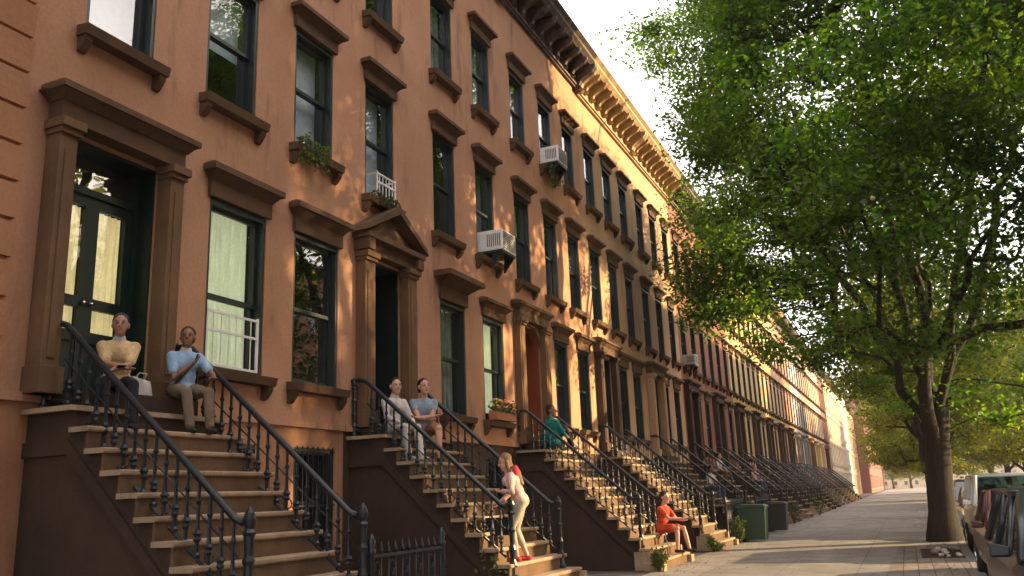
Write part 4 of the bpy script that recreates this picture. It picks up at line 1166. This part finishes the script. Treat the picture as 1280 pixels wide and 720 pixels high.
car((cx_(42, 1.8), 42, -.14), -PI/2, 'white car parked third past the big tree', 'paint_white', 'suv', 4.6, 1.85, 1.66)

# ------------------------------------------------------------------ people: one continuous body each (volumes fused), clothing and hair over it
def fuse(mb, name, mat, parent, vox=.012, smooth=4):
    me = mb.mesh(name+'_tmp', mat)
    o = bpy.data.objects.new(name+'_tmp', me); COL.objects.link(o)
    m_ = o.modifiers.new('r', 'REMESH'); m_.mode = 'VOXEL'; m_.voxel_size = vox
    s_ = o.modifiers.new('s', 'SMOOTH'); s_.factor = .5; s_.iterations = smooth
    dg = bpy.context.evaluated_depsgraph_get(); dg.update()
    ev = o.evaluated_get(dg); nm = bpy.data.meshes.new_from_object(ev)
    nm.polygons.foreach_set('use_smooth', [True]*len(nm.polygons))
    nm.materials.clear(); nm.materials.append(mat)
    bpy.data.objects.remove(o); bpy.data.meshes.remove(me)
    return link(name, nm, parent)

def ik(a, t, l1, l2, pole):
    a, t, pole = Vector(a), Vector(t), Vector(pole)
    d = t-a; L = min(d.length, (l1+l2)*.995); d.normalize()
    t = a+d*L
    c = (l1*l1+L*L-l2*l2)/(2*l1*L); h = l1*math.sqrt(max(0, 1-c*c))
    q = pole-d*pole.dot(d); q.normalize()
    return a+d*(l1*c)+q*h, t

def skin_mat(k, c): M[k] = plain(k, c, .55)
skin_mat('skin_a', (.32, .155, .095)); skin_mat('skin_b', (.20, .09, .05)); skin_mat('skin_c', (.50, .27, .18))
for k, c in dict(shirt_cream=(.72, .50, .25), trousers_dark=(.02, .02, .024), shirt_blue=(.35, .52, .72), khaki=(.20, .15, .10), shirt_white=(.66, .62, .57), shirt_dark=(.05, .05, .06), grey_blue=(.30, .38, .46), orange_cloth=(.34, .15, .06),
                 teal=(.01, .16, .14), pink_white=(.70, .46, .42), cream_cloth=(.50, .43, .33), shirt_red=(.62, .07, .03), denim=(.07, .10, .18), shoe_dark=(.03, .03, .03), shoe_light=(.6, .58, .55), red_cloth=(.62, .05, .07)).items():
    M[k] = rough_mat(k, c, tuple(q*.62 for q in c), scale=7, rough=.9, bump=.9, bscale=26, stretch=(1, 1, .6))
M['hair_dark'] = rough_mat('hair_dark', (.018, .012, .009), (.01, .008, .006), scale=20, rough=.5, bump=.5, bscale=90)
M['hair_blond'] = rough_mat('hair_blond', (.24, .13, .055), (.14, .075, .03), scale=20, rough=.5, bump=.5, bscale=90)
M['eye_dark'] = plain('eye_dark', (.01, .008, .006), .2)
M['lips'] = plain('lips', (.30, .09, .07), .5)

def person(label, pel, yaw, lean, hands, feet, skin, top, legs, shoes, hair='short', hairm='hair_dark', s=1.0, look=(0, 0), sleeve=.5, pants=1.0, twist=0, group=None, vox=.010, elbow=(-.4, .9, -.7), female=False, knee_up=.8):
    """pel: hip centre; yaw: facing; hands/feet: targets in (forward, left, up) from the hip centre"""
    root = empty('person', (pel[0], pel[1], pel[2]), yaw); tag(root, label, 'person', group)
    Z = Vector((0, 0, 1)); f = Vector((1, 0, 0)); l = Vector((0, 1, 0))
    u = (Z*math.cos(lean)+f*math.sin(lean)).normalized(); ff = (f*math.cos(lean)-Z*math.sin(lean))
    P = Vector((0, 0, 0)); sh = (.155 if female else .172)*s
    waist = P+u*.17*s; chest = P+u*.34*s; nb = P+u*.495*s
    hd = nb+(u*.45+Z*.55).normalized()*.160*s+ff*.03*s
    ya, pi_ = look
    hf = (Matrix.Rotation(ya, 3, 'Z') @ (f*math.cos(pi_)+Z*math.sin(pi_))); hl = Z.cross(hf).normalized(); hu = hf.cross(hl)
    S = [nb-u*.085*s+l*sh*k for k in (1, -1)]; Hj = [P+l*.095*s*k for k in (1, -1)]
    body, cl, lg, shs = MB(), MB(), MB(), MB(); hsz = s*1.09
    global WRISTS; WRISTS = []
    def ell(mb, c, r, a=ff, b=l, d=u, inf=0):
        n0 = len(mb.v); mb.ball((0, 0, 0), tuple(q+inf for q in r), 12, 8)
        for i in range(n0, len(mb.v)): v = mb.v[i]; mb.v[i] = tuple(c+a*v[0]+b*v[1]+d*v[2])
    def limb(mb, pts, rs, inf=0):
        pts = [Vector(p) for p in pts]
        mb.tube(pts, [r*s+inf for r in rs], 10)
        for p, r in zip(pts, rs): ell(mb, p, (r*s+inf,)*3, f, l, Z)
    def torso(mb, inf):
        ell(mb, P+u*.02*s, (.115*s, .165*s, .12*s), inf=inf); ell(mb, waist, (.10*s, .135*s, .13*s), inf=inf)
        ell(mb, chest, (.112*s, .165*s, .15*s), inf=inf); ell(mb, nb-u*.08*s, (.080*s, sh*.98, .065*s), inf=inf)
        if female: 
            for k in (1, -1): ell(mb, chest+u*.03*s+ff*.085*s+l*.07*k*s, (.06*s, .065*s, .065*s), inf=inf)
    torso(body, 0)
    limb(body, [nb-u*.03*s, nb+(hd-nb)*.55], [.062, .052])
    # head: skull, face, jaw, nose, ears
    ell(body, hd+hu*.025*hsz-hf*.012*hsz, (.097*hsz, .077*hsz, .095*hsz), hf, hl, hu); ell(body, hd+hf*.022*hsz-hu*.035*hsz, (.070*hsz, .060*hsz, .085*hsz), hf, hl, hu); ell(body, hd+hf*.048*hsz-hu*.088*hsz, (.036*hsz, .036*hsz, .028*hsz), hf, hl, hu)
    limb(body, [hd+hf*.088*hsz+hu*.012*hsz, hd+hf*.108*hsz-hu*.022*hsz], [.010, .015])
    for k in (1, -1): ell(body, hd+hl*.078*k*hsz-hu*.005*hsz-hf*.01*hsz, (.020*hsz, .011*hsz, .032*hsz), hf, hl, hu)
    for k, (hx, hy, hz) in zip((1, -1), hands):
        a = S[0 if k > 0 else 1]; t = Vector((hx, hy, hz))*s
        el, wr = ik(a, t, .285*s, .25*s, Vector((elbow[0], k*elbow[1], elbow[2])))
        limb(body, [a, a+(el-a)*.5, el, el+(wr-el)*.35, wr], [.056, .046, .038, .038, .026])
        WRISTS.append(Vector(pel)+Matrix.Rotation(yaw, 3, 'Z') @ (wr+(wr-el).normalized()*.07))
        d = (wr-el).normalized(); side = d.cross(Z); side = (side if side.length > .1 else l).normalized(); pn = d.cross(side)
        ell(body, wr+d*.045*s, (.048*s, .036*s, .018*s), d, side, pn)
        for j in range(4):                                   # four fingers, unequal and slightly curled
            b0 = wr+d*.078*s+side*(j-1.5)*.019*s; Lf = (.062, .075, .070, .054)[j]*s
            limb(body, [b0, b0+d*Lf*.5-pn*.006*s, b0+d*Lf*.9-pn*.024*s], [.0098, .0092, .0078])
        b0 = wr+d*.02*s+side*.03*s*k; limb(body, [b0, b0+(d*.6+side*k*.8)*.035*s, b0+(d*.9+side*k*.45)*.066*s], [.012, .011, .009])
        e = sleeve
        if e <= .5: limb(cl, [a-l*k*.01*s, a+(el-a)*e*1.6], [.070, .060])
        else: limb(cl, [a, a+(el-a)*.5, el, el+(wr-el)*min(1, (e-.5)*1.9)], [.069, .056, .048, .038])
    for k, (fx, fy, fz) in zip((1, -1), feet):
        a = Hj[0 if k > 0 else 1]; t = Vector((fx, fy, fz+.07))*s
        kn, an = ik(a, t, .43*s, .42*s, Vector((.9, k*.12, knee_up)))
        limb(body, [a, a+(kn-a)*.5, kn, kn+(an-kn)*.3, an], [.088, .072, .052, .052, .036])
        fd = f
        for mb_, i_ in ((body, 0), (shs, .008)):
            ell(mb_, an-Z*.045*s-fd*.02*s, (.05*s, .036*s, .035*s), f, l, Z, i_); ell(mb_, an-Z*.05*s+fd*.07*s, (.095*s, .042*s, .028*s), f, l, Z, i_)
        if pants > .5: limb(lg, [a, a+(kn-a)*.5, kn, kn+(an-kn)*(pants-.5)*1.9], [.10, .085, .066, .056])
        else: limb(lg, [a, a+(kn-a)*min(1, pants*2)], [.10, .088])
    ell(lg, P+u*.0*s, (.125*s, .172*s, .115*s), inf=.006)
    torso(cl, .014)
    if hair == 'cape': 
        ell(cl, P+u*.10*s, (.18*s, .27*s, .22*s)); ell(cl, P+u*.32*s, (.15*s, .235*s, .20*s)); ell(cl, P+Z*.0, (.22*s, .29*s, .12*s))
    bo = fuse(body, 'body', M[skin], root, vox, 2)
    fuse(cl, 'shirt', M[top], root, .012, 3); fuse(lg, 'trousers', M[legs], root, .012, 3); fuse(shs, 'shoes', M[shoes], root, .010, 2)
    if sleeve >= .4:
        c_ = MB(); limb(c_, [nb-u*.035*s, nb+u*.0*s], [.078, .070]); fuse(c_, 'collar', M['shirt_white' if top in ('shirt_cream', 'shirt_blue') else top], root, .010, 2)
    h_ = MB()
    ell(h_, hd+hu*.045*hsz-hf*.028*hsz, (.098*hsz, .086*hsz, .092*hsz), hf, hl, hu); ell(h_, hd-hf*.05*hsz, (.062*hsz, .080*hsz, .09*hsz), hf, hl, hu)
    if hair == 'long':
        limb(h_, [hd-hf*.03*hsz, hd-hf*.06*hsz-hu*.14*hsz, nb-ff*.09*hsz-u*.06*hsz, nb-ff*.10*hsz-u*.22*hsz], [.085, .078, .085, .05])
        for k in (1, -1): limb(h_, [hd+hl*.07*k*hsz, hd+hl*.085*k*hsz-hu*.14*hsz+hf*.01*hsz, hd+hl*.10*k*hsz-hu*.30*hsz+hf*.03*hsz], [.03, .036, .024])
    fuse(h_, 'hair', M[hairm], root, .009, 2)
    e_ = MB()
    for k in (1, -1):
        ell(e_, hd+hf*.087*hsz+hl*.030*k*hsz+hu*.008*hsz, (.006*hsz, .013*hsz, .007*hsz), hf, hl, hu)
        ell(e_, hd+hf*.090*hsz+hl*.031*k*hsz+hu*.027*hsz, (.004*hsz, .018*hsz, .0035*hsz), hf, hl, hu)
    e_.obj('eyes', M['eye_dark'], root, smooth=True)
    m_ = MB(); ell(m_, hd+hf*.088*hsz-hu*.055*hsz, (.006*hsz, .024*hsz, .007*hsz), hf, hl, hu); m_.obj('mouth', M['lips'], root, smooth=True)
    return root

SIT = [(.50, .13, -.47), (.44, -.13, -.47)]
V3 = Vector
# two people on the nearest stoop
person('person in a cream shirt and dark trousers sitting on the nearest stoop with crossed forearms', (.36, 6.55, 2.82), R(-38), .16, [(.40, -.06, .10), (.42, .04, .12)],
       [(.50, .14, -.54), (.44, -.13, -.54)], 'skin_a', 'shirt_cream', 'trousers_dark', 'shoe_dark', s=.94, look=(R(-8), 0), sleeve=.49, vox=.008, group='people on the stoops')
WR1 = (WRISTS[0]+WRISTS[1])/2+Vector((.03, 0, .035))
person('person in a pale blue top with dark strap sitting right on the nearest stoop', (.46, 7.38, 2.82), R(-26), .10, [(.42, .22, .12), (.20, .02, .30)],
       [(.46, .18, -.55), (.48, -.06, -.55)], 'skin_b', 'shirt_blue', 'khaki', 'shoe_dark', s=.92, look=(R(-25), .05), sleeve=.42, vox=.008, group='people on the stoops')
# strap over the blue top
st = MB(); 
pz = [(.10, .13, .44), (.145, .07, .34), (.15, .0, .24), (.145, -.08, .14), (.12, -.14, .06)]
st.tube([(.03, .135, .455)]+pz, .015, 6)
o = st.obj('shoulder_strap', M['shoe_dark'], [q for q in COL.objects if q.name.startswith('person') and q.parent is None][-1]); o.scale = (.92, .92, .92)
ph = MB(); ph.box(-.04, .04, -.009, .009, -.005, .005); ph.box(-.075, .075, -.037, .037, -.005, .004); 
o = ph.obj('phone', M['trousers_dark'], None, WR1, R(-30), bevel=.004); tag(o, 'dark phone held by the person in the cream shirt', 'phone')
# pale bag between the two
tb = empty('tote_bag', (.30, 6.90, 2.722), R(10)); tag(tb, 'pale grey cloth bag slumped between the two people on the nearest stoop', 'bag')
b = MB(); b.hexa([(-.07, -.14, 0), (.09, -.15, 0), (.09, .15, 0), (-.07, .14, 0)], [(-.03, -.17, .20), (.03, -.13, .22), (.04, .16, .18), (-.03, .13, .21)]); fuse(b, 'bag_body', M['shirt_white'], tb, .012, 3)
b = MB(); b.tube([(0, -.08, .17), (.05, -.06, .25), (.06, .05, .25), (0, .08, .17)], .009, 6); b.obj('handle', M['shirt_white'], tb)
# stoop below the pediment
person('person with white trousers and open dark top sitting at the top of the pediment stoop', (.48, 11.80, 2.63), R(-20), .10, [(.34, .14, .05), (.36, -.12, .05)],
       [(.52, .12, -.49), (.50, -.10, -.49)], 'skin_c', 'shirt_white', 'shirt_white', 'shoe_light', s=1.03, look=(R(-20), .05), sleeve=.9, vox=.010, group='people on the stoops')
person('person in grey blue top and orange shorts sitting with folded arms on stairs', (.70, 12.38, 2.64), R(-50), .16, [(.28, -.12, .16), (.30, .12, .18)],
       [(.46, .16, -.50), (.40, -.16, -.50)], 'skin_c', 'grey_blue', 'orange_cloth', 'shoe_dark', s=1.06, look=(R(12), .05), sleeve=.22, pants=.42, vox=.010, group='people on the stoops')
p6 = person('long haired blond person in a pale pink jacket standing low on the pediment stoop', (2.60, 11.88, .63+.83), R(205), .38, [(.30, .12, .16), (.34, -.10, -.02)],
       [(.10, .10, -.88), (-.06, -.10, -.88)], 'skin_c', 'pink_white', 'cream_cloth', 'red_cloth', hair='long', hairm='hair_blond', s=.93, look=(R(25), -.25), sleeve=.98, pants=.80, vox=.010, group='people on the stoops', female=True, knee_up=0)
b = MB(); b.ball((0, 0, 0), (.055, .13, .10), 12, 8); b.obj('hood', M['red_cloth'], p6, (.065, 0, .42), smooth=True)
hb_ = empty('handbag', WRISTS[1]-Vector((0, 0, .41)), R(20)); tag(hb_, 'black handbag hanging from the hand of the blond person', 'handbag')
b = MB(); b.hexa([(-.21, -.08, 0), (.21, -.08, 0), (.21, .08, 0), (-.21, .08, 0)], [(-.17, -.035, .25), (.17, -.035, .25), (.17, .035, .25), (-.17, .035, .25)]); fuse(b, 'bag_body', M['trousers_dark'], hb_, .010, 4)
b = MB(); b.tube([(-.11, 0, .22), (-.09, 0, .34), (0, 0, .40), (.09, 0, .34), (.11, 0, .22)], .009, 6); b.obj('handle', M['trousers_dark'], hb_)
# arched door stoop
person('person in a loose teal top sitting with back turned before the arched door', (.60, 18.25, 2.66), R(62), .08, [(.34, .12, .10), (.34, -.16, .12)],
       [(.46, .14, -.10), (.50, -.10, -.11)], 'skin_b', 'teal', 'trousers_dark', 'shoe_dark', hair='cape', s=1.12, look=(R(-60), .05), sleeve=.7, vox=.011, group='people on the stoops', knee_up=1.0)
person('person in a bright red shirt with bare legs sitting low on the stairs', (2.72, 19.35, .74), R(-12), .15, [(.44, .12, .16), (.46, -.02, .20)],
       [(.52, .16, -.70+.22), (.40, -.16, -.70+.22)], 'skin_c', 'shirt_red', 'shirt_red', 'shoe_dark', s=1.02, look=(R(-15), -.1), sleeve=.35, pants=.35, vox=.011, group='people on the stoops')
# farther stoops
person('small person in white and blue sitting halfway up the stoop behind the green bin', (1.62, 30.3, 1.58), R(-20), .15, [(.36, .12, .05), (.36, -.12, .05)], SIT, 'skin_b', 'shirt_white', 'denim', 'shoe_light', vox=.014, group='people on the stoops')
person('small person in a white shirt sitting high on the first dark red stoop', (.9, 35.9, 2.2), R(-20), .10, [(.36, .12, .05), (.36, -.12, .05)], SIT, 'skin_c', 'shirt_white', 'khaki', 'shoe_dark', vox=.014, group='people on the stoops')
person('tiny person in a pink top sitting on the second dark red stoop', (1.4, 41.6, 1.8), R(-20), .10, [(.36, .12, .05), (.36, -.12, .05)], SIT, 'skin_c', 'pink_white', 'denim', 'shoe_dark', vox=.014, group='people on the stoops', hair='long', hairm='hair_blond')

# ------------------------------------------------------------------ the warm evening air
hz_ = MB(); hz_.box(-30, 110, -60, 420, -1.4, 29)
hm, hnt, hout = newmat('haze')
pv = nd(hnt, 'ShaderNodeVolumePrincipled'); pv.inputs['Density'].default_value = .00042; pv.inputs['Color'].default_value = (1, .93, .84, 1); pv.inputs['Anisotropy'].default_value = .3
hnt.links.new(pv.outputs[0], hout.inputs['Volume'])
tag(hz_.obj('haze', hm), kind='stuff')
